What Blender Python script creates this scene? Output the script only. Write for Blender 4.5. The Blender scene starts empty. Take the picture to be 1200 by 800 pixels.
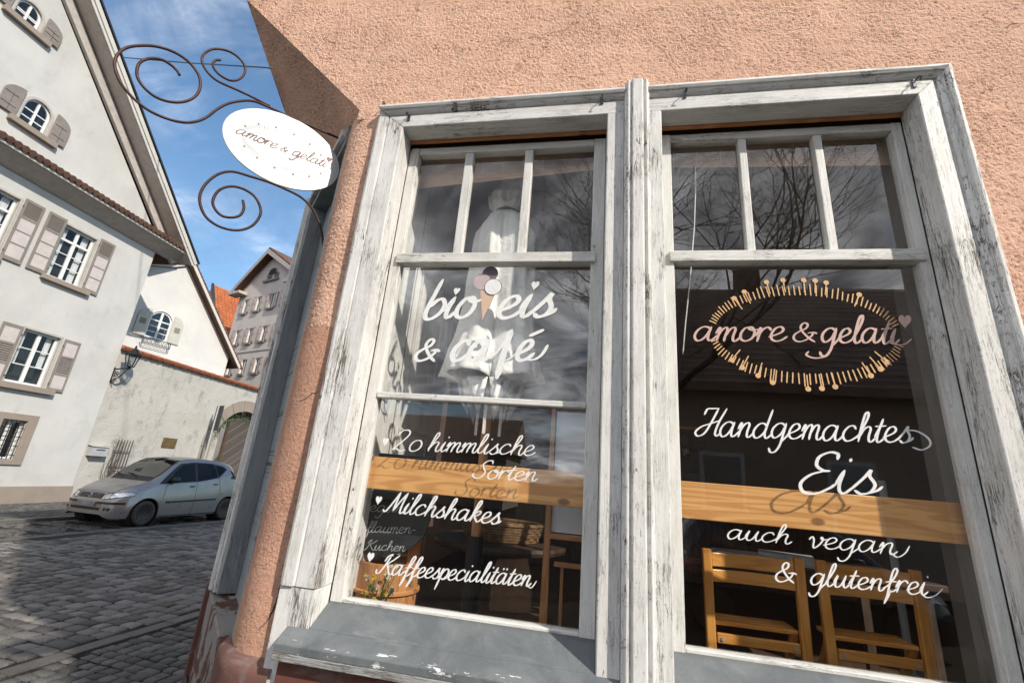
import bpy, bmesh, math, random
import numpy as np
from mathutils import Vector, Matrix, noise as mnoise
from mathutils.geometry import tessellate_polygon

scene = bpy.context.scene
C = scene.collection
random.seed(7)
R = math.radians

# ------------------------------------------------------------------ camera
# world frame: X runs along the shop front to the right, Y points into the shop, Z up, street level z = 0
cam_d = bpy.data.cameras.new("camera")
cam = bpy.data.objects.new("camera", cam_d)
C.objects.link(cam)
cam_d.sensor_width = 36.0
cam_d.lens = 519.36 / 1200 * 36.0
cam_d.clip_start = 0.02
cam_d.clip_end = 3000
_p, _r, _y = R(17.1774), R(4.8618), R(10.9117)
fw = Vector((0, math.cos(_p), math.sin(_p)))
rt = Vector((1, 0, 0))
up = rt.cross(fw)
rt2 = rt * math.cos(_r) + up * math.sin(_r)
up2 = up * math.cos(_r) - rt * math.sin(_r)
yaw = Matrix.Rotation(_y, 3, 'Z')
M = Matrix((yaw @ rt2, yaw @ up2, -(yaw @ fw))).transposed().to_4x4()
M.translation = (0, 0, 1.8)
cam.matrix_world = M
scene.camera = cam

# ------------------------------------------------------------------ light
SUN_AZ, SUN_EL = 125.0, 37.0
sun_dir = Vector((math.sin(R(SUN_AZ)) * math.cos(R(SUN_EL)), math.cos(R(SUN_AZ)) * math.cos(R(SUN_EL)), math.sin(R(SUN_EL))))
sd = bpy.data.lights.new("sun", 'SUN')
sd.energy = 3.7
sd.angle = R(1.0)
sd.color = (1.0, 0.93, 0.82)
so = bpy.data.objects.new("sun", sd)
so.rotation_euler = sun_dir.to_track_quat('Z', 'Y').to_euler()
so.location = (5, -5, 20)
C.objects.link(so)

w = bpy.data.worlds.new("World")
scene.world = w
w.use_nodes = True
wn = w.node_tree
wn.nodes.clear()
def WN(t, **k):
    n = wn.nodes.new(t)
    for a, b in k.items():
        setattr(n, a, b)
    return n
sky = WN('ShaderNodeTexSky', sky_type='NISHITA')
sky.sun_disc = False
sky.sun_elevation = R(SUN_EL)
sky.sun_rotation = R(SUN_AZ)
sky.air_density = 1.0
sky.dust_density = 0.6
sky.ozone_density = 1.3
tc = WN('ShaderNodeTexCoord')
sep = WN('ShaderNodeSeparateXYZ')
wn.links.new(tc.outputs['Generated'], sep.inputs[0])
def wmath(op, a, b=None, c=None, clamp=False):
    n = WN('ShaderNodeMath', operation=op)
    n.use_clamp = clamp
    for i, v in enumerate((a, b, c)):
        if v is None:
            continue
        if isinstance(v, (int, float)):
            n.inputs[i].default_value = v
        else:
            wn.links.new(v, n.inputs[i])
    return n.outputs[0]
zc = wmath('ADD', wmath('MAXIMUM', sep.outputs[2], 0.0), 0.22)
px_ = wmath('DIVIDE', sep.outputs[0], zc)
py_ = wmath('DIVIDE', sep.outputs[1], zc)
comb = WN('ShaderNodeCombineXYZ')
wn.links.new(px_, comb.inputs[0]); wn.links.new(py_, comb.inputs[1])
def wnoise(scale, detail, rough, sx=1, sy=1, rot=0, dist=0.0, off=0.0):
    mp = WN('ShaderNodeMapping')
    mp.inputs['Scale'].default_value = (sx, sy, 1)
    mp.inputs['Rotation'].default_value = (0, 0, R(rot))
    mp.inputs['Location'].default_value = (off, off, 0)
    wn.links.new(comb.outputs[0], mp.inputs[0])
    n = WN('ShaderNodeTexNoise')
    n.inputs['Scale'].default_value = scale
    n.inputs['Detail'].default_value = detail
    n.inputs['Roughness'].default_value = rough
    n.inputs['Distortion'].default_value = dist
    wn.links.new(mp.outputs[0], n.inputs['Vector'])
    return n.outputs[0]
# thin streaky cirrus everywhere, thicker cumulus over the side of the sky behind the photographer (seen mirrored in the panes)
wisp = wnoise(2.2, 8, 0.62, 0.8, 2.6, 30, 0.6)
wisp2 = wnoise(0.9, 4, 0.5, 1, 1, 0, 0.2, 3.1)
wm = wmath('MULTIPLY', wmath('SUBTRACT', wmath('ADD', wmath('MULTIPLY', wisp, 0.6), wmath('MULTIPLY', wisp2, 0.4)), 0.43), 3.3, clamp=True)
wm = wmath('MULTIPLY', wm, 0.48)
cum = wnoise(1.3, 9, 0.55, 1, 1, 0, 0.3, 7.7)
back = wmath('MULTIPLY', wmath('ADD', wmath('MULTIPLY', sep.outputs[1], -1.0), 0.10), 2.2, clamp=True)
cm = wmath('MULTIPLY', wmath('MULTIPLY', wmath('SUBTRACT', cum, 0.30), 6.0, clamp=True), back)
cloudf = wmath('MAXIMUM', wm, cm)
shade = wnoise(2.3, 8, 0.62, 1, 1, 0, 0.6, 1.3)
shv = wmath('POWER', wmath('MULTIPLY', wmath('SUBTRACT', shade, 0.33), 2.9, clamp=True), 1.9)
ccol = WN('ShaderNodeMix', data_type='RGBA')
wn.links.new(shv, ccol.inputs['Factor'])
ccol.inputs[6].default_value = (1.1, 1.25, 1.6, 1)
ccol.inputs[7].default_value = (15.5, 15.8, 16.3, 1)
tint = WN('ShaderNodeMix', data_type='RGBA', blend_type='MULTIPLY')
tint.inputs['Factor'].default_value = 1.0
wn.links.new(sky.outputs[0], tint.inputs[6])
tint.inputs[7].default_value = (0.82, 1.0, 1.05, 1)
mixs = WN('ShaderNodeMix', data_type='RGBA')
wn.links.new(cloudf, mixs.inputs['Factor'])
wn.links.new(tint.outputs[2], mixs.inputs[6])
wn.links.new(ccol.outputs[2], mixs.inputs[7])
bg = WN('ShaderNodeBackground')
bg.inputs['Strength'].default_value = 0.14
wn.links.new(mixs.outputs[2], bg.inputs[0])
wo = WN('ShaderNodeOutputWorld')
wn.links.new(bg.outputs[0], wo.inputs[0])

scene.view_settings.view_transform = 'Standard'
scene.view_settings.look = 'None'
scene.view_settings.gamma = 1.0
scene.view_settings.exposure = 0.46
scene.view_settings.use_curve_mapping = False

# ------------------------------------------------------------------ helpers
class MB:
    """collects faces, builds ONE mesh object"""
    def __init__(s):
        s.v = []; s.f = []; s.m = []
    def add(s, vs, fs, T=None):
        o = len(s.v)
        if T is not None:
            vs = [T @ Vector(p) for p in vs]
        s.v += [tuple(p) for p in vs]
        s.f += [tuple(i + o for i in f) for f in fs]
        return s
    def box(s, x0, x1, y0, y1, z0, z1, T=None):
        return s.add([(x0,y0,z0),(x1,y0,z0),(x1,y1,z0),(x0,y1,z0),(x0,y0,z1),(x1,y0,z1),(x1,y1,z1),(x0,y1,z1)],
                     [(3,2,1,0),(4,5,6,7),(0,1,5,4),(1,2,6,5),(2,3,7,6),(3,0,4,7)], T)
    def tube(s, pts, r, n=8, caps=True, T=None):
        pts = [Vector(p) for p in pts]
        rr = r if isinstance(r, (list, tuple)) else [r] * len(pts)
        vs = []; fs = []
        t0 = (pts[1] - pts[0]).normalized()
        ref = Vector((0, 0, 1)) if abs(t0.z) < 0.9 else Vector((1, 0, 0))
        nrm = (ref - t0 * ref.dot(t0)).normalized()
        for i, p in enumerate(pts):
            a = pts[max(i-1, 0)]; b = pts[min(i+1, len(pts)-1)]
            t = (b - a).normalized()
            nrm = (nrm - t * nrm.dot(t))
            nrm = nrm.normalized() if nrm.length > 1e-6 else t.orthogonal().normalized()
            bi = t.cross(nrm)
            for k in range(n):
                an = 2 * math.pi * k / n
                vs.append(p + (nrm * math.cos(an) + bi * math.sin(an)) * rr[i])
        for i in range(len(pts) - 1):
            for k in range(n):
                a = i*n+k; b = i*n+(k+1) % n
                fs.append((a, b, b+n, a+n))
        if caps:
            fs.append(tuple(range(n-1, -1, -1))); fs.append(tuple(range((len(pts)-1)*n, len(pts)*n)))
        return s.add(vs, fs, T)
    def cyl(s, p0, p1, r0, r1=None, n=12, T=None):
        return s.tube([p0, p1], [r0, r0 if r1 is None else r1], n, True, T)
    def lathe(s, prof, n=16, c=(0,0,0), T=None):
        vs = []; fs = []
        for (r, z) in prof:
            for k in range(n):
                a = 2*math.pi*k/n
                vs.append((c[0]+r*math.cos(a), c[1]+r*math.sin(a), c[2]+z))
        for i in range(len(prof)-1):
            for k in range(n):
                a = i*n+k; b = i*n+(k+1) % n
                fs.append((a, b, b+n, a+n))
        fs.append(tuple(range(n-1, -1, -1))); fs.append(tuple(range((len(prof)-1)*n, len(prof)*n)))
        return s.add(vs, fs, T)
    def prism(s, poly, y0, y1, T=None, axis='y'):
        """poly in (x,z), extruded along y (axis='y'); (x,y) along z; (y,z) along x"""
        n = len(poly)
        def P(a, b, d):
            return (a, d, b) if axis == 'y' else ((a, b, d) if axis == 'z' else (d, a, b))
        vs = [P(a, b, y0) for a, b in poly] + [P(a, b, y1) for a, b in poly]
        tri = tessellate_polygon([[Vector((a, b, 0)) for a, b in poly]])
        fs = [tuple(t) for t in tri] + [tuple(i+n for i in reversed(t)) for t in tri]
        fs += [(i, (i+1) % n, n+(i+1) % n, n+i) for i in range(n)]
        return s.add(vs, fs, T)
    def build(s, name, mat, parent=None, label=None, grain=None, bevel=0, smooth=False, seg=2, T=None, keep=False):
        me = bpy.data.meshes.new(name)
        me.from_pydata([tuple(p) for p in s.v], [], s.f)
        me.update()
        if mat is not None:
            for m_ in (mat if isinstance(mat, (list, tuple)) else [mat]):
                me.materials.append(m_)
        if s.m:
            me.polygons.foreach_set('material_index', s.m)
        if not keep:
            bm = bmesh.new(); bm.from_mesh(me)
            bmesh.ops.recalc_face_normals(bm, faces=bm.faces)
            bm.to_mesh(me); bm.free()
        if grain:
            uvl = me.uv_layers.new(name='uv')
            gi = 'xyz'.index(grain); o = [i for i in range(3) if i != gi]
            co = np.empty(len(me.vertices)*3, np.float32); me.vertices.foreach_get('co', co); co = co.reshape(-1, 3)
            li = np.empty(len(me.loops), np.int32); me.loops.foreach_get('vertex_index', li)
            q = co[li]
            uv = np.stack([q[:, o[0]] + q[:, o[1]] * 1.0, q[:, gi]], 1)
            uvl.data.foreach_set('uv', uv.astype(np.float32).ravel())
        if smooth:
            me.polygons.foreach_set('use_smooth', [True]*len(me.polygons))
        ob = bpy.data.objects.new(name, me)
        C.objects.link(ob)
        if parent is not None:
            ob.parent = parent
        if T is not None:
            ob.matrix_basis = T
        if bevel:
            b = ob.modifiers.new('bevel', 'BEVEL'); b.width = bevel; b.segments = seg; b.limit_method = 'ANGLE'; b.angle_limit = R(30)
        if label:
            ob['label'] = label
        return ob

def thing(name, label, cat, loc=(0,0,0), rz=0.0, group=None):
    o = bpy.data.objects.new(name, None)
    o.empty_display_size = 0.2
    C.objects.link(o)
    o.location = loc; o.rotation_euler = (0, 0, rz)
    o['label'] = label; o['category'] = cat
    if group:
        o['group'] = group
    return o
def tag(o, label, cat, group=None):
    o['label'] = label; o['category'] = cat
    if group:
        o['group'] = group
    return o
def structure(o):
    o['kind'] = 'structure'; return o
def box1(name, mat, parent, *a, **k):
    return MB().box(*a).build(name, mat, parent, **k)

# ------------------------------------------------------------------ materials
def newmat(name):
    m = bpy.data.materials.new(name)
    m.use_nodes = True
    nt = m.node_tree
    for n in list(nt.nodes):
        nt.nodes.remove(n)
    return m, nt
class NT:
    def __init__(s, nt): s.nt = nt
    def n(s, t, ins=None, **k):
        nd = s.nt.nodes.new(t)
        for a, b in k.items():
            setattr(nd, a, b)
        if ins:
            for a, b in ins.items():
                s.set(nd.inputs[a], b)
        return nd
    def set(s, inp, v):
        if isinstance(v, bpy.types.NodeSocket):
            s.nt.links.new(v, inp)
        else:
            if isinstance(v, tuple) and len(v) == 3 and inp.type == 'RGBA':
                v = (*v, 1)
            inp.default_value = v
    def math(s, op, a, b=0.0, c=0.0, clamp=False):
        nd = s.n('ShaderNodeMath', operation=op); nd.use_clamp = clamp
        s.set(nd.inputs[0], a); s.set(nd.inputs[1], b)
        if len(nd.inputs) > 2: s.set(nd.inputs[2], c)
        return nd.outputs[0]
    def mix(s, f, a, b, bt='MIX'):
        nd = s.n('ShaderNodeMix', data_type='RGBA', blend_type=bt)
        s.set(nd.inputs[0], f); s.set(nd.inputs[6], a); s.set(nd.inputs[7], b)
        return nd.outputs[2]
    def noise(s, vec, scale, detail=4, rough=0.55, dist=0.0, dim='3D'):
        nd = s.n('ShaderNodeTexNoise', {'Scale': scale, 'Detail': detail, 'Roughness': rough, 'Distortion': dist})
        if vec is not None: s.set(nd.inputs['Vector'], vec)
        return nd.outputs[0]
    def ramp(s, v, a, b, lo=0.0, hi=1.0):
        nd = s.n('ShaderNodeMapRange', interpolation_type='SMOOTHSTEP')
        s.set(nd.inputs[0], v); nd.inputs[1].default_value = a; nd.inputs[2].default_value = b
        nd.inputs[3].default_value = lo; nd.inputs[4].default_value = hi
        return nd.outputs[0]
    def mapping(s, vec, scale=(1,1,1), loc=(0,0,0), rot=(0,0,0)):
        nd = s.n('ShaderNodeMapping'); s.set(nd.inputs[0], vec)
        nd.inputs['Scale'].default_value = scale; nd.inputs['Rotation'].default_value = rot
        s.set(nd.inputs['Location'], loc)
        return nd.outputs[0]
    def out(s, col, rough=0.6, metal=0.0, bump=None, bstr=0.5, bdist=0.01, spec=0.5, coat=0.0, emit=None):
        b = s.n('ShaderNodeBsdfPrincipled')
        s.set(b.inputs['Base Color'], col); s.set(b.inputs['Roughness'], rough); s.set(b.inputs['Metallic'], metal)
        s.set(b.inputs['Specular IOR Level'], spec); s.set(b.inputs['Coat Weight'], coat)
        if bump is not None:
            bp = s.n('ShaderNodeBump', {'Strength': bstr, 'Distance': bdist}); s.set(bp.inputs['Height'], bump)
            s.nt.links.new(bp.outputs[0], b.inputs['Normal'])
        o = s.n('ShaderNodeOutputMaterial'); s.nt.links.new(b.outputs[0], o.inputs[0])
        return b, o

def simple(name, col, rough=0.6, metal=0.0, var=0.12, scale=6.0, bump=0.15, bscale=60.0, bdist=0.003, spec=0.5, coat=0.0, dirt=0.0, dirtcol=(0.1,0.09,0.08)):
    m, nt = newmat(name); g = NT(nt)
    tc = g.n('ShaderNodeTexCoord').outputs['Object']
    oi = g.n('ShaderNodeObjectInfo').outputs['Random']
    nn = g.noise(tc, scale, 5, 0.6)
    fine = g.noise(tc, bscale, 3, 0.6)
    c = g.mix(g.ramp(nn, 0.3, 0.7), tuple(x*(1-var) for x in col), tuple(min(1, x*(1+var)) for x in col))
    c = g.mix(g.math('MULTIPLY', oi, var), c, tuple(x*0.8 for x in col))
    if dirt:
        d = g.ramp(g.noise(tc, scale*0.5, 8, 0.7), 0.5, 0.75, 0, dirt)
        c = g.mix(d, c, dirtcol)
    g.out(c, rough, metal, fine, bump, bdist, spec, coat)
    return m

def paint_wood(name, paint=(0.78,0.765,0.74), wood=(0.13,0.11,0.095), wear=1.0):
    m, nt = newmat(name); g = NT(nt)
    uv = g.n('ShaderNodeTexCoord').outputs['UV']
    rnd = g.n('ShaderNodeObjectInfo').outputs['Random']
    off = g.math('MULTIPLY', rnd, 37.0)
    cb = g.n('ShaderNodeCombineXYZ'); g.set(cb.inputs[0], off); g.set(cb.inputs[1], off)
    v = g.n('ShaderNodeVectorMath', operation='ADD'); g.set(v.inputs[0], uv); g.set(v.inputs[1], cb.outputs[0]); v = v.outputs[0]
    s1 = g.noise(g.mapping(v, (85, 3.4, 1)), 1.0, 6, 0.66, 0.25)
    s2 = g.noise(g.mapping(v, (240, 9, 1)), 1.0, 3, 0.6)
    patch = g.noise(g.mapping(v, (7, 2.2, 1)), 1.0, 4, 0.6)
    wthr = g.math('MULTIPLY', g.ramp(patch, 0.50, 0.76), 0.037*wear)
    wthr = g.math('ADD', wthr, 0.0038*wear)
    gate = g.ramp(g.noise(g.mapping(v, (11, 2.6, 1), (4, 7, 0)), 1.0, 4, 0.6, 0.4), 0.34, 0.56, 0.25, 1.0)
    wthr = g.math('MULTIPLY', wthr, gate)
    ridge = g.math('ABSOLUTE', g.math('SUBTRACT', s1, 0.5))
    crack = g.math('LESS_THAN', ridge, wthr)
    ridge2 = g.math('ABSOLUTE', g.math('SUBTRACT', s2, 0.5))
    crack2 = g.math('MULTIPLY', g.math('LESS_THAN', ridge2, g.math('MULTIPLY', wthr, 0.9)), 0.75)
    fl = g.noise(g.mapping(v, (46, 15, 1), (3, 5, 0)), 1.0, 5, 0.68, 0.5)
    flake = g.ramp(g.math('ADD', fl, g.math('MULTIPLY', g.math('SUBTRACT', patch, 0.5), 0.5)), 0.715-0.03*wear, 0.722-0.03*wear)
    mask = g.math('MAXIMUM', g.math('MAXIMUM', crack, crack2), flake)
    grime = g.noise(g.mapping(v, (16, 4, 1), (9, 1, 0)), 1.0, 6, 0.65)
    pc = g.mix(g.math('MULTIPLY', g.math('FRACT', g.math('MULTIPLY', rnd, 7.3)), 0.18), paint, (0.42,0.44,0.46))
    pc = g.mix(g.ramp(grime, 0.40, 0.80), pc, g.mix(1.0, pc, (0.76,0.75,0.73), 'MULTIPLY'))
    pc = g.mix(g.ramp(g.noise(g.mapping(v, (90, 5, 1), (2, 8, 0)), 1.0, 5, 0.7), 0.56, 0.80, 0, 0.30), pc, (0.30, 0.285, 0.27))
    wc = g.mix(s2, tuple(x*0.55 for x in wood), tuple(x*1.9 for x in wood))
    col = g.mix(mask, pc, wc)
    h = g.math('SUBTRACT', g.math('MULTIPLY', s1, 0.55), g.math('MULTIPLY', mask, 0.8))
    h = g.math('ADD', h, g.math('MULTIPLY', s2, 0.25))
    g.out(col, g.mix(mask, (0.5,)*3, (0.85,)*3), 0, h, 0.9, 0.003, 0.4)
    return m

def wood_mat(name, c0, c1, rough=0.45, coat=0.0, knots=True, sc=1.0):
    m, nt = newmat(name); g = NT(nt)
    uv = g.n('ShaderNodeTexCoord').outputs['UV']
    rnd = g.n('ShaderNodeObjectInfo').outputs['Random']
    off = g.math('MULTIPLY', rnd, 23.0)
    cb = g.n('ShaderNodeCombineXYZ'); g.set(cb.inputs[0], off); g.set(cb.inputs[1], off)
    v = g.n('ShaderNodeVectorMath', operation='ADD'); g.set(v.inputs[0], uv); g.set(v.inputs[1], cb.outputs[0]); v = v.outputs[0]
    base = g.noise(g.mapping(v, (9*sc, 0.9*sc, 1)), 1.0, 3, 0.5, 0.6)
    rings = g.n('ShaderNodeMath', operation='SINE'); g.set(rings.inputs[0], g.math('MULTIPLY', base, 60.0))
    rg = g.ramp(rings.outputs[0], -1, 1)
    fine = g.noise(g.mapping(v, (300, 10, 1)), 1.0, 3, 0.6)
    f = g.math('ADD', g.math('MULTIPLY', rg, 0.6), g.math('MULTIPLY', fine, 0.4))
    col = g.mix(f, c0, c1)
    if knots:
        vo = g.n('ShaderNodeTexVoronoi', {'Scale': 1.0, 'Randomness': 1.0}); g.set(vo.inputs['Vector'], g.mapping(v, (9, 5.0, 1)))
        kn = g.ramp(vo.outputs['Distance'], 0.07, 0.14, 1, 0)
        rare = g.math('GREATER_THAN', g.n('ShaderNodeSeparateColor', {'Color': vo.outputs['Color']}).outputs[0], 0.55)
        col = g.mix(g.math('MULTIPLY', g.math('MULTIPLY', kn, rare), 0.8), col, tuple(x*0.28 for x in c0))
    g.out(col, rough, 0, fine, 0.2, 0.001, 0.5, coat)
    return m

def plaster(name, col, sc=1.0, dirt=0.35, bump=0.5, bdist=0.01, stain=(0.18,0.17,0.16), var=0.07, bs=22.0):
    m, nt = newmat(name); g = NT(nt)
    tc = g.n('ShaderNodeTexCoord').outputs['Object']
    big = g.noise(tc, 0.7*sc, 6, 0.65, 0.4)
    med = g.noise(tc, 3.0*sc, 7, 0.7, 0.3)
    fine = g.noise(tc, bs*sc, 5, 0.65)
    c = g.mix(g.ramp(big, 0.3, 0.7), tuple(x*(1-var) for x in col), tuple(min(1, x*(1+var)) for x in col))
    st = g.noise(g.mapping(tc, (1.4, 1.4, 0.55)), 1.3*sc, 8, 0.72, 0.8)
    blot = g.ramp(g.math('ADD', g.math('MULTIPLY', st, 0.6), g.math('MULTIPLY', med, 0.4)), 0.50, 0.72, 0, dirt)
    c = g.mix(blot, c, stain)
    c = g.mix(g.ramp(fine, 0.62, 0.75, 0, 0.25*dirt), c, stain)
    h = g.math('ADD', g.math('MULTIPLY', fine, 0.6), g.math('MULTIPLY', med, 0.9))
    g.out(c, 0.9, 0, h, bump, bdist, 0.25)
    return m

def stucco(name, col, dark, disp=0.0066, true_disp=True):
    """rough scratched render: pits and lumps about a centimetre across"""
    m, nt = newmat(name); g = NT(nt)
    tc = g.n('ShaderNodeTexCoord').outputs['Object']
    n1 = g.noise(tc, 80, 4, 0.62, 0.0)
    n2 = g.noise(tc, 34, 3, 0.55, 0.0)
    n3 = g.noise(tc, 230, 5, 0.7)
    big = g.noise(tc, 1.6, 5, 0.6)
    pit = g.ramp(n1, 0.35, 0.45, 1, 0)
    c = g.mix(g.ramp(big, 0.3, 0.7), tuple(x*0.93 for x in col), tuple(min(1, x*1.06) for x in col))
    c = g.mix(g.ramp(n3, 0.32, 0.62), g.mix(1.0, c, (0.80,0.77,0.75), 'MULTIPLY'), c)
    c = g.mix(g.math('MULTIPLY', pit, 0.65), c, dark)
    c = g.mix(g.ramp(g.noise(tc, 11, 6, 0.7), 0.60, 0.78, 0, 0.22), c, dark)
    wv_ = g.n('ShaderNodeVectorMath', operation='ADD'); g.set(wv_.inputs[0], tc)
    nz_ = g.n('ShaderNodeTexNoise', {'Scale': 6.0, 'Detail': 5.0, 'Roughness': 0.65}); g.set(nz_.inputs['Vector'], tc)
    sc_ = g.n('ShaderNodeVectorMath', operation='SCALE'); g.set(sc_.inputs[0], nz_.outputs['Color']); sc_.inputs[3].default_value = 0.35
    g.set(wv_.inputs[1], sc_.outputs[0])
    vo_ = g.n('ShaderNodeTexVoronoi', {'Scale': 1.15}, feature='DISTANCE_TO_EDGE'); g.set(vo_.inputs['Vector'], wv_.outputs[0])
    ck = g.math('MULTIPLY', g.ramp(vo_.outputs['Distance'], 0.0015, 0.0045, 1, 0), g.ramp(g.noise(tc, 2.2, 3, 0.5), 0.50, 0.60))
    c = g.mix(g.math('MULTIPLY', ck, 0.75), c, tuple(x*0.45 for x in dark))
    reg = g.ramp(g.noise(tc, 4.2, 4, 0.6, 0.6), 0.35, 0.68, 0.60, 1.40)
    trowel = g.noise(g.mapping(tc, (5, 5, 14), rot=(0, 0.5, 0)), 1.0, 4, 0.6, 0.8)
    h = g.math('MULTIPLY', g.math('ADD', g.math('MULTIPLY', g.ramp(n1, 0.25, 0.75), 0.75), g.math('MULTIPLY', n2, 0.55)), reg)
    h = g.math('ADD', h, g.math('MULTIPLY', trowel, 0.9))
    h = g.math('SUBTRACT', h, 0.35)
    c = g.mix(g.ramp(trowel, 0.35, 0.70, 0, 0.30), c, g.mix(1.0, c, (0.80,0.76,0.73), 'MULTIPLY'))
    drip = g.noise(g.mapping(tc, (16, 16, 1.1)), 1.0, 5, 0.65)
    c = g.mix(g.ramp(drip, 0.56, 0.76, 0, 0.22), c, dark)
    b, o = g.out(c, 0.92, 0, n3, 0.7, 0.0035, 0.2)
    if true_disp:
        d = g.n('ShaderNodeDisplacement', {'Midlevel': 0.6, 'Scale': disp}); g.set(d.inputs['Height'], h)
        nt.links.new(d.outputs[0], o.inputs['Displacement'])
        m.displacement_method = 'BOTH'
    return m

def peeling(name, under, paint, thr=0.5, scale=6.0, spots=0.8):
    m, nt = newmat(name); g = NT(nt)
    tc = g.n('ShaderNodeTexCoord').outputs['Object']
    a = g.noise(tc, scale, 9, 0.68, 0.4)
    mk = g.ramp(a, thr, thr+0.015)
    sp = g.ramp(g.noise(tc, scale*7, 4, 0.6), 0.66, 0.68)
    mk = g.math('MAXIMUM', mk, g.math('MULTIPLY', sp, spots))
    c = g.mix(mk, under, paint)
    c = g.mix(g.ramp(g.noise(tc, 25, 5, 0.7), 0.45, 0.75, 0, 0.35), c, (0.12,0.10,0.09))
    c = g.mix(g.ramp(g.noise(g.mapping(tc, (6, 14, 14)), 1.0, 7, 0.7, 0.5), 0.5, 0.72, 0, 0.38), c, (0.30,0.30,0.29))
    g.out(c, 0.8, 0, g.math('ADD', mk, g.math('MULTIPLY', g.noise(tc, 90, 4, 0.6), 0.5)), 0.5, 0.003, 0.3)
    return m

def glass_mat(name, ior=1.7, tint=(0.97,0.98,0.98), streak=True):
    m, nt = newmat(name); g = NT(nt)
    tr = g.n('ShaderNodeBsdfTransparent'); g.set(tr.inputs[0], tint)
    gl = g.n('ShaderNodeBsdfGlossy'); g.set(gl.inputs['Roughness'], 0.005); g.set(gl.inputs['Color'], (1.0,1.0,1.0))
    if streak:
        tc = g.n('ShaderNodeTexCoord').outputs['Object']
        bp = g.n('ShaderNodeBump', {'Strength': 0.05, 'Distance': 0.01}); g.set(bp.inputs['Height'], g.noise(tc, 2.2, 2, 0.5))
        nt.links.new(bp.outputs[0], gl.inputs['Normal'])
    f0 = ((ior-1)/(ior+1))**2
    lw = g.n('ShaderNodeLayerWeight', {'Blend': 0.5}).outputs['Facing']
    fr = g.math('ADD', g.math('MULTIPLY', g.math('POWER', lw, 5.0), 1-f0), f0)
    mx = g.n('ShaderNodeMixShader'); nt.links.new(fr, mx.inputs[0]); nt.links.new(tr.outputs[0], mx.inputs[1]); nt.links.new(gl.outputs[0], mx.inputs[2])
    o = g.n('ShaderNodeOutputMaterial'); nt.links.new(mx.outputs[0], o.inputs[0])
    return m

M_stucco = stucco('rough pink render', (0.80,0.515,0.385), (0.29,0.17,0.125))
M_stucco_flat = stucco('rough pink render far', (0.80,0.515,0.385), (0.29,0.17,0.125), true_disp=False)
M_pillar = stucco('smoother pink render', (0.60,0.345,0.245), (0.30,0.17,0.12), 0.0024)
M_frame = paint_wood('weathered white paint')
M_frame2 = paint_wood('sash white paint', (0.73,0.72,0.69), wear=0.45)
M_greyframe = paint_wood('grey blue paint', (0.27,0.30,0.32), (0.10,0.08,0.07), 0.6)
def sill_mat():
    m, nt = newmat('grey painted sill'); g = NT(nt)
    tc = g.n('ShaderNodeTexCoord').outputs['Object']
    y = g.n('ShaderNodeSeparateXYZ', {'Vector': tc}).outputs[1]
    base = g.mix(g.ramp(g.noise(tc, 5, 7, .7, .6), .35, .7), (0.105,0.118,0.128), (0.175,0.188,0.195))
    scuff = g.ramp(g.noise(g.mapping(tc, (5, 22, 22)), 1.0, 8, .75, .8), .56, .72, 0, .3)
    base = g.mix(scuff, base, (0.33,0.335,0.335))
    dirt = g.ramp(g.noise(tc, 13, 6, .7), .55, .75, 0, .55)
    base = g.mix(dirt, base, (0.07,0.068,0.062))
    edge = g.ramp(y, 1.452, 1.492, 1, 0)
    chip = g.ramp(g.math('ADD', g.noise(g.mapping(tc, (9, 40, 40)), 1.0, 7, .7, .3), g.math('MULTIPLY', edge, .13)), .725, .735)
    rare = g.ramp(g.noise(g.mapping(tc, (8, 24, 24), (3,1,2)), 1.0, 4, .6), .735, .745)
    chip = g.math('MAXIMUM', chip, rare)
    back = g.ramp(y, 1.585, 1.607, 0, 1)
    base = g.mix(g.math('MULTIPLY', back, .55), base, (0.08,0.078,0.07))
    col = g.mix(chip, base, (0.70,0.70,0.69))
    g.out(col, .6, 0, g.math('SUBTRACT', g.noise(tc, 70, 5, .65), g.math('MULTIPLY', chip, .7)), .5, .003, .4)
    return m
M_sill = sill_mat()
M_sillwhite = paint_wood('sill edge paint', (0.36,0.36,0.355), wear=2.2)
M_redstone = peeling('red brown painted plinth', (0.155,0.055,0.04), (0.55,0.47,0.43), 0.70, 7.0, 0.0)
M_redstone2 = peeling('peeled plinth', (0.10,0.040,0.030), (0.26,0.235,0.215), 0.51, 4.5)
M_pinkbase = peeling('dusky pink base', (0.16,0.075,0.06), (0.36,0.27,0.235), 0.64, 8.0, 0.0)
M_glass = glass_mat('shop glass', 1.95)
M_paneglass = glass_mat('house glass', 1.5, (0.75,0.78,0.8), False)
M_plank = wood_mat('pine plank', (0.56,0.25,0.075), (0.86,0.48,0.18), 0.4, 0.2)
M_beech = wood_mat('varnished beech', (0.66,0.27,0.055), (0.84,0.41,0.11), 0.3, 0.3, knots=False)
M_orangewood = wood_mat('orange wood', (0.42,0.18,0.065), (0.62,0.30,0.12), 0.45)
M_darkwood = wood_mat('dark wood', (0.05,0.03,0.02), (0.11,0.065,0.04), 0.6)
M_blind = None
def brush_paint(name, col):
    m, nt = newmat(name); g = NT(nt)
    tc = g.n('ShaderNodeTexCoord').outputs['Object']
    n1 = g.noise(g.mapping(tc, (90, 90, 60)), 1.0, 4, .6, .3); n2 = g.noise(tc, 14, 3, .5)
    b, o = g.out(g.mix(n1, tuple(x*.90 for x in col), col), .55, 0, n1, .2, .001, .4)
    g.set(b.inputs['Alpha'], g.math('MULTIPLY', g.ramp(n1, .22, .5, .84, 1.0), g.ramp(n2, .3, .65, .90, 1.0)))
    return m
M_white_paint = brush_paint('white lettering paint', (0.84,0.84,0.84))
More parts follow.
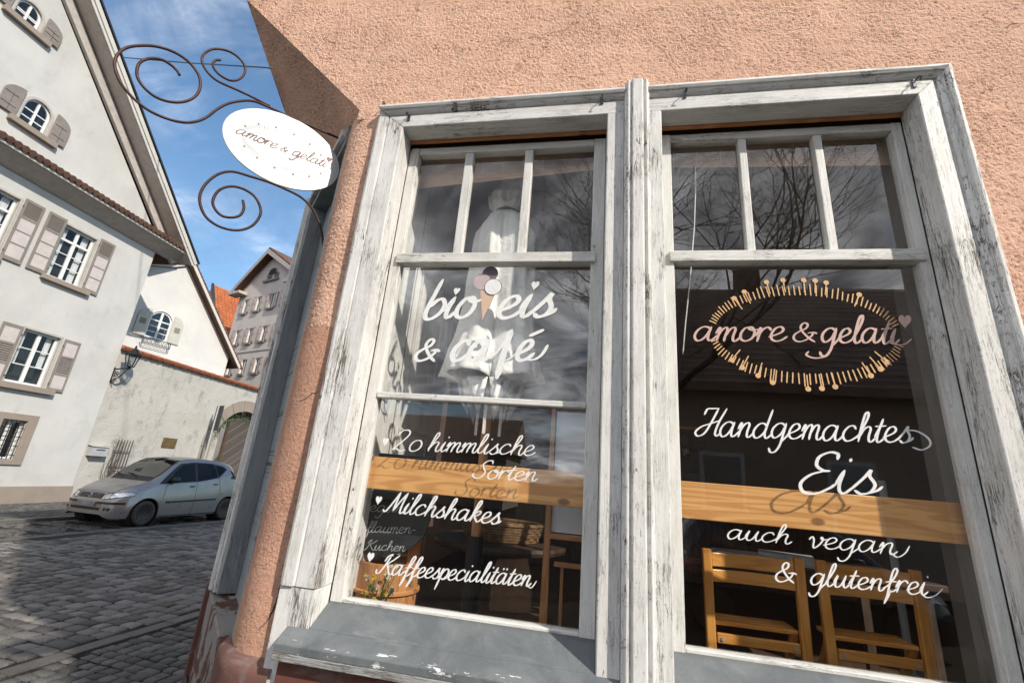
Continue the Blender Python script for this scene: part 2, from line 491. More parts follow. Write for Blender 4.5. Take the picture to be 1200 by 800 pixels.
M_rose_paint = brush_paint('rose lettering paint', (0.62,0.42,0.37))
M_gold_paint = brush_paint('apricot lettering paint', (0.74,0.45,0.22))
M_iron = simple('rusty dark iron', (0.062,0.030,0.025), 0.6, 0.4, var=0.35, scale=30, bump=0.5, bscale=180, bdist=0.001)
M_blackiron = simple('black iron', (0.03,0.03,0.032), 0.5, 0.6, var=0.2)
M_signwhite = simple('white enamel', (0.55,0.55,0.55), 0.35, var=0.02, bump=0.02)
M_house_white = plaster('house one render', (0.54,0.53,0.505), dirt=0.24)
M_house2_white = plaster('house two render', (0.62,0.61,0.59), dirt=0.06)
M_gardenwall = plaster('old wall render', (0.48,0.455,0.415), sc=1.1, dirt=0.9, bump=0.9, bdist=0.03, stain=(0.15,0.145,0.14), bs=14)
M_pinkhouse = plaster('pale rose render', (0.62,0.565,0.53), dirt=0.1)
M_sandstone = plaster('sandstone', (0.30,0.25,0.21), sc=2, dirt=0.5, stain=(0.2,0.14,0.11), bump=0.5)
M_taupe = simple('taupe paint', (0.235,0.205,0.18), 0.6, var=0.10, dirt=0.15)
M_taupe_light = simple('rosy panel paint', (0.55,0.49,0.465), 0.6, var=0.06)
M_eave = simple('eave boards', (0.46,0.42,0.385), 0.7, var=0.12, dirt=0.3)
M_barge = simple('cream bargeboard', (0.58,0.555,0.51), 0.6, var=0.07, dirt=0.15)
M_tile = simple('red clay tile', (0.30,0.095,0.045), 0.8, var=0.35, scale=5, bump=0.5, bscale=30, dirt=0.5, dirtcol=(0.07,0.05,0.04))
M_tile_dark = simple('dark clay tile', (0.13,0.065,0.045), 0.85, var=0.35, scale=4, bump=0.5, dirt=0.5, dirtcol=(0.05,0.05,0.045))
M_tile_orange = simple('orange clay tile', (0.42,0.125,0.045), 0.8, var=0.2, scale=2, bump=0.4)
M_winwhite = simple('white window paint', (0.74,0.74,0.73), 0.45, var=0.04)
M_zinc = simple('dark gutter', (0.06,0.065,0.07), 0.45, 0.6, var=0.2)
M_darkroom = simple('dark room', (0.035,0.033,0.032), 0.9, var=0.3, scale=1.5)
M_black = simple('black rubber', (0.018,0.018,0.019), 0.7, var=0.2)
M_canvas = simple('white canvas', (0.86,0.85,0.82), 0.85, var=0.04, scale=9, bump=0.7, bscale=22, bdist=0.012)
M_canvas_band = simple('canvas strap', (0.10,0.10,0.11), 0.8)
M_paper = simple('white paper', (0.82,0.84,0.88), 0.5, var=0.05)
M_chalk = simple('chalkboard', (0.028,0.031,0.034), 0.6, var=0.4, scale=9)
M_roomwall = simple('room wall', (0.16,0.14,0.12), 0.9, var=0.15, scale=1.5)
M_ceiling = simple('room ceiling', (0.50,0.48,0.45), 0.9, var=.05)
M_roomfloor = wood_mat('room floor', (0.07,0.04,0.025), (0.13,0.08,0.05), 0.4)
M_wicker = simple('wicker', (0.23,0.13,0.06), 0.7, var=0.4, scale=40, bump=0.8, bscale=150)
M_kraft = simple('brown paper', (0.25,0.15,0.09), 0.85, var=0.15, scale=7, bump=0.6, bscale=20, bdist=0.01)
M_leaf = simple('leaf', (0.07,0.13,0.03), 0.6, var=0.5, scale=10)
M_leafpale = simple('pale petals', (0.62,0.50,0.38), 0.7, var=0.2)
M_yellow = simple('yellow petals', (0.60,0.45,0.04), 0.6, var=0.2)
M_bark = simple('bark', (0.055,0.045,0.038), 0.9, var=0.3, scale=20, bump=0.8)
M_brass = simple('weathered bronze plate', (0.17,0.115,0.045), 0.6, 0.3, var=0.3, scale=7)
M_mailbox = simple('pale grey metal', (0.42,0.425,0.42), 0.5, 0.1, var=0.08, dirt=0.2)
# ------------------------------------------------------------------ SHOP BUILDING
shop = thing('shop_building', 'pink rendered corner building with two tall white framed shop windows', 'building', (0, 0, 0))

def grid_surface(name, fn, nu, nv, mat, parent, smooth=True, label=None):
    """fn(u,v)->(x,y,z) arrays, u,v in 0..1"""
    u, v = np.meshgrid(np.linspace(0, 1, nu+1), np.linspace(0, 1, nv+1), indexing='ij')
    P = np.stack(fn(u, v), -1).reshape(-1, 3).astype(np.float32)
    i, j = np.meshgrid(np.arange(nu), np.arange(nv), indexing='ij')
    a = (i*(nv+1)+j).ravel(); q = np.stack([a, a+nv+1, a+nv+2, a+1], 1).astype(np.int32)
    me = bpy.data.meshes.new(name)
    me.vertices.add(len(P)); me.vertices.foreach_set('co', P.ravel())
    me.loops.add(q.size); me.loops.foreach_set('vertex_index', q.ravel())
    me.polygons.add(len(q)); me.polygons.foreach_set('loop_start', np.arange(0, q.size, 4, dtype=np.int32))
    me.update(calc_edges=True); me.validate()
    if smooth: me.polygons.foreach_set('use_smooth', np.ones(len(q), bool))
    me.materials.append(mat)
    ob = bpy.data.objects.new(name, me); C.objects.link(ob)
    if parent is not None: ob.parent = parent
    if label: ob['label'] = label
    return ob

WY = 1.53
RES = 0.0055
def lin(a, b, t): return a + (b-a)*t
# upper wall, left of the corbel line
def f_left(u, v):
    x = lin(-2.0, -1.13, u); z0 = 3.42 + (-1.13 - x)*(0.86/0.87)
    return x, np.full_like(x, WY), lin(z0, 4.45, v)
grid_surface('wall', f_left, int(0.87/RES), int(0.7/RES), M_stucco, shop)
grid_surface('wall', lambda u, v: (lin(-1.13, 1.75, u), np.full_like(u, WY), lin(3.36, 4.45, v)), int(2.88/RES), int(1.09/RES), M_stucco, shop)
grid_surface('wall', lambda u, v: (lin(1.24, 1.75, u), np.full_like(u, WY), lin(1.55, 3.36, v)), int(0.51/RES), int(1.81/RES), M_stucco, shop)
# the rest of the front, out of the frame
H_ = 10.5
mb = MB().box(1.75, 2.2, WY, WY+0.3, 0, 4.45).box(2.2, 4.2, WY, WY+0.3, 0, 1.3).box(2.2, 4.2, WY, WY+0.3, 3.3, 4.45).box(4.2, 8.0, WY, WY+0.3, 0, 4.45)
mb.box(1.28, 1.75, WY, WY+0.3, 0, 1.55).box(-2.0, 8.0, WY, WY+0.3, 4.45, H_)
mb.box(-2.0, -1.7, WY+0.3, 9.0, 4.28, H_).box(-1.8, -1.5, 2.2, 2.7, 0, 4.28).box(-1.8, -1.5, 4.5, 9.0, 0, 4.28).box(-1.8, -1.5, 2.7, 4.5, 0, 1.3).box(-1.8, -1.5, 2.7, 4.5, 3.3, 4.28)
mb.box(-1.5, 7.7, 8.7, 9.0, 0, H_).box(7.7, 8.0, WY+0.3, 9.0, 0, H_)
mb.build('wall', M_stucco_flat, shop)
for nm, (x0, x1, y0, y1) in (('added_side_window', (-1.70, -1.66, 2.7, 4.5)), ('added_front_window', (2.2, 4.2, 1.60, 1.64))):  # unseen windows, added to let more daylight into the room
    sw = bpy.data.objects.new(nm, None); C.objects.link(sw); sw.parent = shop
    f_ = MB(); vert_ = x1-x0 > 1
    for k in range(4):
        if vert_: a_ = lin0 = x0+(x1-x0-.06)*k/3; f_.box(a_, a_+.06, y0, y1, 1.3, 3.3)
        else: a_ = y0+(y1-y0-.06)*k/3; f_.box(x0, x1, a_, a_+.06, 1.3, 3.3)
    f_.build('frame', M_frame2, sw, grain='z')
    if vert_: MB().add([(x0, 1.62, 1.3), (x1, 1.62, 1.3), (x1, 1.62, 3.3), (x0, 1.62, 3.3)], [(0,1,2,3)]).build('glass_pane', M_glass, sw, keep=True)
    else: MB().add([(-1.68, y0, 1.3), (-1.68, y1, 1.3), (-1.68, y1, 3.3), (-1.68, y0, 3.3)], [(0,3,2,1)]).build('glass_pane', M_glass, sw, keep=True)
# solid core behind the front face so that nothing shows through
MB().box(-1.13, 1.75, WY+0.06, WY+0.3, 3.45, 4.45).box(1.28, 1.75, WY+0.06, WY+0.3, 1.0, 3.45).build('wall_core', M_stucco_flat, shop)
# roof
MB().prism([(-2.5, 10.4), (8.5, 10.4), (8.5, 10.6), (3.0, 14.0), (-2.5, 10.6)], 1.0, 9.5).build('roof', M_tile_dark, shop)
# corbel: sloping underside from the square upper corner down to the cut-off lower corner
A_ = np.array([-2.0, WY, 4.28]); B_ = np.array([-1.13, WY, 3.42]); C_ = np.array([-1.80, 2.20, 3.42])
def f_corb(u, v):
    # u from A to base, v along base
    P = [A_[k]*(1-u) + (B_[k]*(1-v) + C_[k]*v)*u for k in range(3)]
    return P[0], P[1], P[2]
grid_surface('corbel', f_corb, 200, 170, M_stucco, shop, label='shaded sloping underside where the upper corner overhangs')
MB().add([(-2.0, 1.53, 4.28), (-2.0, 9, 4.28), (-1.8, 9, 3.42), (-1.8, 2.2, 3.42)], [(0,1,2,3)]).build('corbel_flank', M_stucco_flat, shop)
# rounded pillar at the corner
def pil_profile(r=0.16, extra=0.0, t_end=0.13):
    pts = [(-0.975, WY-extra)]
    tl = r*math.tan(R(22.5)); cx = -1.13+tl; cy = WY + r
    pts.append((cx+0.02, WY-extra))
    for i in range(13):
        a = R(45*i/12)
        pts.append((cx - (r+extra)*math.sin(a), cy - (r+extra)*math.cos(a)))
    d = 0.7071
    pts.append((-1.13 - d*t_end - extra*d, WY + d*t_end - extra*d))
    return pts
def resample(pts, n):
    P = np.array(pts, float); L = np.concatenate([[0], np.cumsum(np.linalg.norm(np.diff(P, axis=0), axis=1))])
    t = np.linspace(0, L[-1], n); return np.stack([np.interp(t, L, P[:, k]) for k in range(P.shape[1])], 1), L[-1]
pp, Lp = resample(pil_profile(), 61)
def f_pil(z0, z1, prof):
    def f(u, v):
        idx = u*(len(prof)-1)
        x = np.interp(idx, np.arange(len(prof)), prof[:, 0]); y = np.interp(idx, np.arange(len(prof)), prof[:, 1])
        z = lin(z0, z1, v)
        wob = 0.004*np.sin(z*5.1)+0.003*np.sin(z*13+1)
        return x-wob*0.5, y+wob, z
    return f
grid_surface('corner_pillar', f_pil(2.32, 3.43, pp), 60, 210, M_stucco, shop, label='rough pink rounded corner between window and side frame')
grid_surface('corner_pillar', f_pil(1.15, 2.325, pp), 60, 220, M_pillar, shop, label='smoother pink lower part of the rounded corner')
# dusky base of the pillar with a worn rounded shoulder
bp_, _ = resample(pil_profile(0.19, 0.035, 0.16), 40)
def f_base(u, v):
    idx = u*(len(bp_)-1)
    x = np.interp(idx, np.arange(len(bp_)), bp_[:, 0]); y = np.interp(idx, np.arange(len(bp_)), bp_[:, 1])
    z = lin(0.0, 1.185, v); k = np.clip((z-1.14)/0.045, 0, 1)**2*0.034
    return x + k*0.4, y + k*0.9, z
grid_surface('pillar_base', f_base, 39, 130, M_pinkbase, shop, label='dusky red base of the rounded corner')
# long crack in the pillar: a fine dark cleft drawn as a slender recessed wedge
cp = [(-1.083,1.20),(-1.076,1.235),(-1.060,1.262),(-1.040,1.285),(-1.030,1.31),(-1.022,1.34),(-1.018,1.375),(-1.021,1.41),(-1.018,1.45)]
rc = random.Random(3)
for pts in (cp, [(-1.10,2.02),(-1.075,2.03),(-1.055,2.05),(-1.035,2.055),(-1.02,2.075)]):
    q, _l = resample(pts, 34)
    q = [(a+rc.uniform(-.0022,.0022), b) for a, b in q]
    tl = 0.16*math.tan(R(22.5)); cx = -1.13+tl
    P3 = []
    for a, b in q:
        y = WY if a > cx else WY + 0.16 - math.sqrt(max(0.16**2-(cx-a)**2, 0))
        P3.append((a, y-0.0010, b))
    crk = MB().tube(P3, [0.0006+0.0016*math.sin(math.pi*i/(len(P3)-1))*rc.uniform(.5,1.2) for i in range(len(P3))], 5)
    crk.build('crack', M_darkroom, shop)

# ---- chamfered corner frame (grey painted), seen at a grazing angle
ch = MB()
CH = Matrix(((-0.7071, 0.7071, 0, -1.13), (0.7071, 0.7071, 0, WY), (0, 0, 1, 0), (0, 0, 0, 1)))   # local x = along the cut corner, y = into the wall
def chbox(name, mat, *a, **k):
    return MB().box(*a, T=CH).build(name, mat, shop, **k)
chbox('side_frame_panel', M_greyframe, 0.12, 0.95, 0.07, 0.12, 1.15, 3.42, grain='z')
chbox('side_frame_jamb', M_greyframe, 0.835, 0.895, -0.012, 0.07, 1.165, 3.30, grain='z', bevel=0.003)
chbox('side_frame_jamb', M_greyframe, 0.125, 0.165, 0.0, 0.07, 1.165, 3.30, grain='z', bevel=0.003)
MB().prism([(0.893,-0.03),(0.905,-0.042),(0.925,-0.045),(0.938,-0.036),(0.942,-0.02),(0.95,0.0),(0.95,0.07),(0.893,0.07)], 1.17, 3.385, T=CH, axis='z').build('side_frame_moulding', M_frame, shop, grain='z', bevel=0.002)
MB().prism([(0.853,-0.024),(0.862,-0.03),(0.874,-0.03),(0.882,-0.022),(0.882,-0.011),(0.853,-0.011)], 1.17, 3.30, T=CH, axis='z').build('side_frame_bead', M_frame, shop, grain='z', bevel=0.0015)
chbox('side_frame_head', M_greyframe, 0.13, 0.893, -0.012, 0.07, 3.30, 3.42, grain='x', bevel=0.003)
chbox('side_frame_head', M_frame, 0.14, 0.95, -0.035, -0.0125, 3.345, 3.385, grain='x', bevel=0.003)
chbox('side_plinth', M_redstone2, 0.16, 0.965, -0.03, 0.1, 0.0, 1.155, bevel=0.008, label='plinth with peeling paint below the grey side frame')
chbox('side_plinth_edge', M_pinkbase, 0.966, 0.99, -0.05, 0.1, 0.0, 1.19, bevel=0.006)
chbox('side_plinth_foot', M_zinc, 0.16, 0.964, -0.045, -0.031, 0.0, 0.80, bevel=0.004)

# ---- window casings
def sweep(name, prof, f0, f1, mat, parent, grain, label=None, bevel=0.0012):
    """profile (a,d) swept between two end maps"""
    n = len(prof); mb = MB()
    v0 = [f0(a, d) for a, d in prof]; v1 = [f1(a, d) for a, d in prof]
    tri = tessellate_polygon([[Vector((a, d, 0)) for a, d in prof]])
    fs = [tuple(t) for t in tri] + [tuple(i+n for i in reversed(t)) for t in tri] + [(i, (i+1) % n, n+(i+1) % n, n+i) for i in range(n)]
    mb.add(v0+v1, fs)
    return mb.build(name, mat, parent, grain=grain, label=label, bevel=bevel, seg=1)
PROF = [(0,-0.10),(0,-0.003),(0.003,0),(0.060,0),(0.062,-0.003),(0.066,-0.003),(0.068,0.003),(0.074,0.010),(0.083,0.015),(0.087,0.015),(0.088,0.021),(0.099,0.027),(0.110,0.024),(0.117,0.014),(0.118,-0.06),(0.05,-0.10)]
PROFL = [(0,-0.10),(0,-0.003),(0.003,0),(0.074,0),(0.076,-0.004),(0.080,-0.004),(0.082,0.002),(0.120,0.005),(0.131,0.0),(0.134,-0.012),(0.139,-0.014),(0.139,-0.06),(0.06,-0.10)]
CY = 1.50
XL0, XL1, XR0, XR1, ZT = -0.871, 0.031, 0.245, 1.150, 3.27
sweep('casing_jamb', PROFL, lambda a, d: (XL0-a, CY-d, 1.405), lambda a, d: (XL0-a, CY-d, ZT+a*0.118/0.139), M_frame, shop, 'z', 'broad cracked white board left of the left window')
MB().box(-1.004, -0.948, CY+0.006, CY+0.05, 0.0, 1.403).box(-0.948, XL0-0.001, CY+0.004, CY+0.1, 1.255, 1.403).build('casing_foot', M_frame, shop, grain='z', bevel=0.002)
sweep('casing_jamb', PROF, lambda a, d: (XR1+a, CY-d, 0.9), lambda a, d: (XR1+a, CY-d, ZT+a), M_frame, shop, 'z', 'moulded white board right of the right window')
sweep('casing_head', PROF, lambda a, d: (XL0-a*0.139/0.118, CY-d-0.001, ZT+a), lambda a, d: (XL1+0.068, CY-d-0.001, ZT+a), M_frame, shop, 'x', 'moulded head board over the left window')
sweep('casing_head', PROF, lambda a, d: (XR0-0.058, CY-d-0.001, ZT+a), lambda a, d: (XR1+a, CY-d-0.001, ZT+a), M_frame, shop, 'x', 'moulded head board over the right window')
# middle mullion: two flat boards and a reeded moulding
MB().prism([(XL1, 1.60), (XL1, CY+0.003), (XL1+0.003, CY), (0.098, CY), (0.098, 1.60)], 1.285, ZT+0.035, axis='z').build('mullion_board', M_frame, shop, grain='z', bevel=0.001, seg=1)
MB().prism([(0.198, 1.60), (0.198, CY), (XR0-0.003, CY), (XR0, CY+0.003), (XR0, 1.60)], 1.285, ZT+0.035, axis='z').build('mullion_board', M_frame, shop, grain='z', bevel=0.001, seg=1)
mp = [(0.099,1.56),(0.099,1.486),(0.105,1.482),(0.107,1.470),(0.112,1.465),(0.119,1.466),(0.121,1.473),(0.125,1.473),(0.127,1.463),(0.131,1.460),(0.166,1.460),(0.170,1.463),(0.172,1.474),(0.176,1.474),(0.178,1.469),(0.184,1.466),(0.190,1.470),(0.192,1.482),(0.197,1.486),(0.197,1.56)]
MB().prism(mp, 0.0, 3.405, axis='z').build('mullion_moulding', M_frame, shop, grain='z', bevel=0.0012, seg=1, label='reeded white moulding between the two windows')
# small hooks on the head boards
for hx, hz in ((-0.995, 3.422), (-0.849, 3.318), (0.007, 3.338), (0.336, 3.340), (1.144, 3.318)):
    y0 = WY if hz > 3.4 else CY-0.002
    h = MB().box(hx-0.006, hx+0.006, y0-0.004, y0-0.0005, hz-0.018, hz+0.014)
    h.tube([(hx, y0-0.005, hz+0.004), (hx+0.001, y0-0.028, hz+0.006), (hx+0.002, y0-0.036, hz-0.004), (hx+0.001, y0-0.028, hz-0.014)], 0.0024, 6)
    h.tube([(hx-0.006, y0-0.007, hz+0.008), (hx-0.006, y0-0.012, hz+0.008)], 0.003, 6)
    h.build('hook', M_zinc, shop)

# ---- sills, brown slabs below
SP = [(1.612, 1.357), (1.452, 1.262), (1.449, 1.258), (1.449, 1.222), (1.50, 1.222), (1.612, 1.25)]
for x0, x1, xo0, xo1 in ((XL0+0.001, XL1-0.001, -0.944, 0.098), (XR0+0.001, XR1-0.001, 0.198, 1.30)):
    s_ = MB().prism([(1.612,1.357),(1.504,1.293),(1.504,1.24),(1.612,1.25)], x0, x1, axis='x')
    s_.prism([(1.5035,1.2927),(1.452,1.262),(1.449,1.258),(1.449,1.236),(1.5035,1.236)], xo0, xo1, axis='x')
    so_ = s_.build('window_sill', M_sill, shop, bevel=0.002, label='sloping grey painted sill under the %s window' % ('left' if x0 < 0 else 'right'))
    MB().box(xo0, xo1, 1.4475, 1.50, 1.214, 1.2358).build('sill_edge', M_sillwhite, so_, grain='x', bevel=0.002)
for x0, x1 in ((-0.944, -0.545), (-0.541, 0.097), (0.2, 0.75), (0.754, 1.25)):
    MB().box(x0, x1, 1.487, 1.56, 0.0, 1.213).build('plinth_slab', M_redstone, shop, bevel=0.003)
MB().box(-0.944, 1.25, 1.56, 1.6, 0, 1.25).build('plinth_core', M_redstone, shop)

# ---- the two display windows
def display_window(label, x0, x1, gl, gr, muns, lowbar):
    wdw = bpy.data.objects.new('display_window', None); C.objects.link(wdw); wdw.parent = shop; wdw['label'] = label
    Y0, Y1 = 1.602, 1.645
    def bar(name, *a, g='z', m=M_frame2):
        return MB().box(*a).build(name, m, wdw, grain=g, bevel=0.003)
    def stile(a, b, gs):
        # stile with a rebate step towards the glass
        ins = 0.012*gs
        MB().box(a, b, Y0, Y1, 1.34, 3.240).build('sash_stile', M_frame2, wdw, grain='z', bevel=0.003)
    stile(x0+0.001, gl, 1); stile(gr, x1-0.001, -1)
    bar('sash_rail', gl+.0005, gr-.0005, Y0+0.002, Y1, 3.204, 3.239, g='x')
    bar('sash_rail', gl+.0005, gr-.0005, Y0+0.002, Y1, 1.340, 1.362, g='x')
    bar('transom', gl-0.018, gr+0.018, Y0-0.012, Y1-0.002, 2.640, 2.684, g='x')
    for a, b in muns:
        bar('glazing_bar', a, b, Y0+0.004, Y1-0.003, 2.6845, 3.2035)
    if lowbar:
        bar('glazing_bar', gl+0.0005, gr-0.0005, Y0-0.006, Y1-0.003, 2.061, 2.083, g='x')
    # head gap: raw wood strip and dark slot
    MB().box(x0+.001, x1-.001, 1.586, 1.60, 3.259, 3.2699).build('head_strip', M_orangewood, wdw, grain='x')
    MB().box(x0+.001, x1-.001, 1.622, 1.66, 3.240, 3.30).build('head_slot', M_darkwood, wdw, grain='x')
    xs = [gl] + [v for m in muns for v in m] + [gr]
    panes = [(xs[i], xs[i+1], 2.684, 3.204) for i in range(0, len(xs), 2)]
    panes += [(gl, gr, 2.083, 2.640), (gl, gr, 1.362, 2.061)] if lowbar else [(gl, gr, 1.362, 2.640)]
    for a, b, c, d in panes:
        MB().add([(a-.002, 1.629, c-.002), (b+.002, 1.629, c-.002), (b+.002, 1.629, d+.002), (a-.002, 1.629, d+.002)], [(0,1,2,3)]).build('glass_pane', M_glass, wdw, keep=True)
    return wdw
WL = display_window('left display window with a bar across its lower third', XL0, XL1, -0.824, -0.020, [(-0.598, -0.560), (-0.322, -0.286)], True)
WR = display_window('right display window with one large lower pane', XR0, XR1, 0.296, 1.114, [(0.561, 0.590), (0.838, 0.868)], False)

# ---- hand lettering -------------------------------------------------
def catmull(pts, sub=6):
    if len(pts) < 3:
        sub = 8
    out = []
    P = [np.array(p, float) for p in pts]
    P = [2*P[0]-P[1]] + P + [2*P[-1]-P[-2]]
    for i in range(1, len(P)-2):
        for k in range(sub):
            t = k/sub
            a, b, c, d = P[i-1], P[i], P[i+1], P[i+2]
            out.append(0.5*((2*b)+(-a+c)*t+(2*a-5*b+4*c-d)*t*t+(-a+3*b-3*c+d)*t**3))
    out.append(P[-2])
    return out
# script letters as pen strokes: x-height 1, ascender 1.9, descender -0.95, advance last
GL = {
'a': ([[(.80,.82),(.62,.99),(.36,.98),(.12,.70),(.05,.34),(.17,.05),(.38,.04),(.62,.34),(.80,.86)],[(.82,1.0),(.74,.50),(.76,.12),(.90,.04),(1.08,.22),(1.2,.40)]], 1.12),
'b': ([[(.12,.95),(.18,1.95)][::-1]+[], [(.20,1.95),(.12,1.2),(.06,.45),(.16,.06),(.42,.02),(.70,.30),(.76,.68),(.58,.96),(.36,.92),(.14,.60)]], .88),
'c': ([[(.72,.80),(.60,.99),(.34,.95),(.10,.62),(.07,.28),(.24,.03),(.50,.05),(.78,.26),(.92,.42)]], .86),
'd': ([[(.78,.80),(.60,.98),(.34,.95),(.10,.62),(.06,.28),(.20,.03),(.42,.06),(.66,.34),(.80,.70)],[(.98,1.92),(.84,1.1),(.74,.42),(.80,.08),(.94,.04),(1.15,.28)]], 1.08),
'e': ([[(-.05,.30),(.20,.40),(.52,.60),(.62,.82),(.48,1.0),(.24,.90),(.08,.52),(.12,.16),(.34,.01),(.62,.10),(.86,.34)]], .80),
'f': ([[(-.05,.25),(.30,.62),(.62,1.40),(.68,1.82),(.54,1.95),(.40,1.60),(.32,.70),(.26,-.30),(.14,-.95)],[(.14,-.95),(.30,-.45),(.40,-.02)],[(.05,.78),(.38,.86),(.72,.88)],[(.36,.10),(.55,.06),(.80,.32)]], .72),
'g': ([[(.80,.82),(.62,.99),(.36,.96),(.12,.66),(.08,.30),(.22,.05),(.42,.08),(.66,.36),(.80,.80)],[(.84,1.0),(.76,.30),(.66,-.45),(.44,-.88),(.18,-.90),(.06,-.66)],[(.72,-.20),(.90,.05),(1.12,.34)]], 1.02),
'h': ([[(.0,.25),(.24,.90),(.46,1.62),(.42,1.92),(.28,1.78),(.16,1.0),(.08,.02)],[(.10,.30),(.30,.78),(.54,.98),(.68,.84),(.62,.40),(.66,.08),(.80,.03),(1.0,.28)]], .94),
'i': ([[(.0,.35),(.20,.98)],[(.22,1.0),(.12,.45),(.14,.10),(.28,.03),(.50,.30)],[(.34,1.42),(.37,1.52)]], .46),
'ı': ([[(.0,.35),(.20,.98)],[(.22,1.0),(.12,.45),(.14,.10),(.28,.03),(.50,.30)]], .46),
'j': ([[(.0,0),(0.1,.1)]], .3),
'k': ([[(.0,.25),(.26,.95),(.46,1.65),(.40,1.92),(.28,1.75),(.16,1.0),(.08,.02)],[(.12,.42),(.36,.84),(.58,.98),(.66,.82),(.48,.58),(.20,.50)],[(.26,.52),(.46,.22),(.66,.02),(.90,.26)]], .86),
'l': ([[(-.02,.28),(.22,.82),(.44,1.55),(.42,1.92),(.28,1.80),(.16,1.1),(.10,.32),(.20,.03),(.36,.08),(.54,.32)]], .48),
'm': ([[(-.02,.55),(.14,.98),(.14,.60),(.08,.02)],[(.10,.35),(.28,.82),(.46,.98),(.54,.80),(.48,.36),(.46,.02)],[(.48,.35),(.66,.82),(.84,.98),(.94,.82),(.88,.36),(.92,.06),(1.06,.04),(1.24,.30)]], 1.18),
'n': ([[(-.02,.55),(.14,.98),(.14,.60),(.08,.02)],[(.10,.35),(.30,.82),(.52,.98),(.62,.82),(.56,.36),(.60,.06),(.74,.04),(.94,.30)]], .88),
'o': ([[(.50,.98),(.24,.90),(.07,.52),(.12,.14),(.36,.0),(.64,.18),(.74,.56),(.62,.90),(.46,.98),(.44,.86),(.66,.76),(.92,.84)]], .84),
'p': ([[(-.02,.45),(.16,1.0),(.10,.2),(.0,-.95)],[(.10,.45),(.30,.86),(.52,.98),(.70,.78),(.68,.40),(.46,.05),(.22,.06),(.50,.0),(.82,.26)]], .80),
'r': ([[(-.02,.40),(.16,.98),(.14,.55),(.08,.02)],[(.10,.40),(.26,.80),(.46,.99),(.62,.92),(.66,.80)]], .66),
's': ([[(-.05,.15),(.28,.68),(.46,1.04),(.44,.78),(.60,.42),(.50,.10),(.26,.0),(.08,.14)],[(.42,.03),(.66,.16),(.80,.34)]], .72),
't': ([[(.0,.35),(.24,1.0),(.36,1.50)],[(.36,1.50),(.18,.60),(.16,.14),(.30,.03),(.56,.30)],[(-.02,1.02),(.24,1.05),(.58,1.08)]], .52),
'u': ([[(.0,.40),(.20,.98),(.12,.50),(.14,.12),(.30,.02),(.52,.28),(.72,.98)],[(.74,1.0),(.66,.48),(.70,.10),(.84,.03),(1.04,.30)]], .98),
'v': ([[(-.04,.72),(.10,.98),(.22,.72),(.24,.25),(.32,.02),(.56,.34),(.70,.78),(.62,1.0),(.60,.86),(.78,.80),(.92,.86)]], .82),
'P': ([[(.30,1.85),(.20,1.0),(.10,.0)],[(.0,1.45),(.16,1.82),(.60,1.95),(.92,1.6),(.74,1.15),(.30,1.05)]], 1.0),
'z': ([[(0,0),(.1,.1)]], .3),
'S': ([[(1.12,1.66),(1.04,1.95),(.72,1.93),(.46,1.55),(.58,1.12),(.78,.70),(.62,.18),(.26,.0),(-.06,.26),(-.02,.56)]], 1.02),
'M': ([[(-.20,.15),(.02,.02),(.22,.40),(.50,1.30),(.66,1.90)],[(.68,1.92),(.66,1.0),(.66,.18)],[(.66,.18),(.96,1.1),(1.30,1.90)],[(1.32,1.92),(1.22,.9),(1.26,.12),(1.42,.03),(1.58,.24)]], 1.52),
'K': ([[(-.50,.42),(-.42,.08),(-.12,.12),(.20,.90),(.46,1.88)],[(.0,1.25),(.16,1.72),(.46,1.95),(.58,1.86)],[(1.30,1.92),(.84,1.42),(.42,1.02),(.62,.62),(.84,.18),(1.06,.02),(1.24,.22)]], 1.16),
'H': ([[(.02,1.46),(.14,1.84),(.40,1.88),(.80,1.90)],[(.84,1.92),(.58,1.0),(.28,.20),(-.10,-.02),(-.30,.24),(.0,.62),(.60,.88),(1.1,1.1)],[(1.34,1.90),(1.02,.95),(.92,.25),(1.04,.03),(1.24,.20)]], 1.16),
'E': ([[(1.16,1.62),(1.16,1.86),(.90,1.94),(.58,1.72),(.52,1.32),(.74,1.08),(.96,1.06)],[(.80,1.06),(.36,.86),(.08,.46),(.20,.06),(.60,.0),(1.0,.26),(1.16,.44)]], 1.18),
'2': ([[(.12,1.46),(.30,1.86),(.66,1.92),(.80,1.56),(.54,.92),(.06,.10)],[(.04,.08),(.30,.20),(.56,.0),(.90,.10)]], 1.04),
'0': ([[(.50,1.02),(.24,.92),(.07,.52),(.14,.10),(.38,.0),(.66,.22),(.74,.62),(.62,.94),(.46,1.02)]], .9),
'&': ([[(1.08,.02),(.78,.30),(.42,.86),(.34,1.24),(.50,1.52),(.68,1.40),(.60,1.08),(.30,.84),(.04,.52),(.04,.18),(.28,.0),(.62,.14),(.90,.48),(.98,.74)],[(.72,.72),(.98,.78),(1.18,.70)]], 1.26),
'-': ([[(.1,.5),(.6,.5)]], .7),
' ': ([], .55),
}
GL['b'] = (GL['b'][0][1:], GL['b'][1])
GL['ä'] = (GL['a'][0] + [[(.38,1.34),(.40,1.46)],[(.70,1.34),(.72,1.46)]], GL['a'][1])
GL['é'] = (GL['e'][0] + [[(.40,1.28),(.86,1.52)]], GL['e'][1])

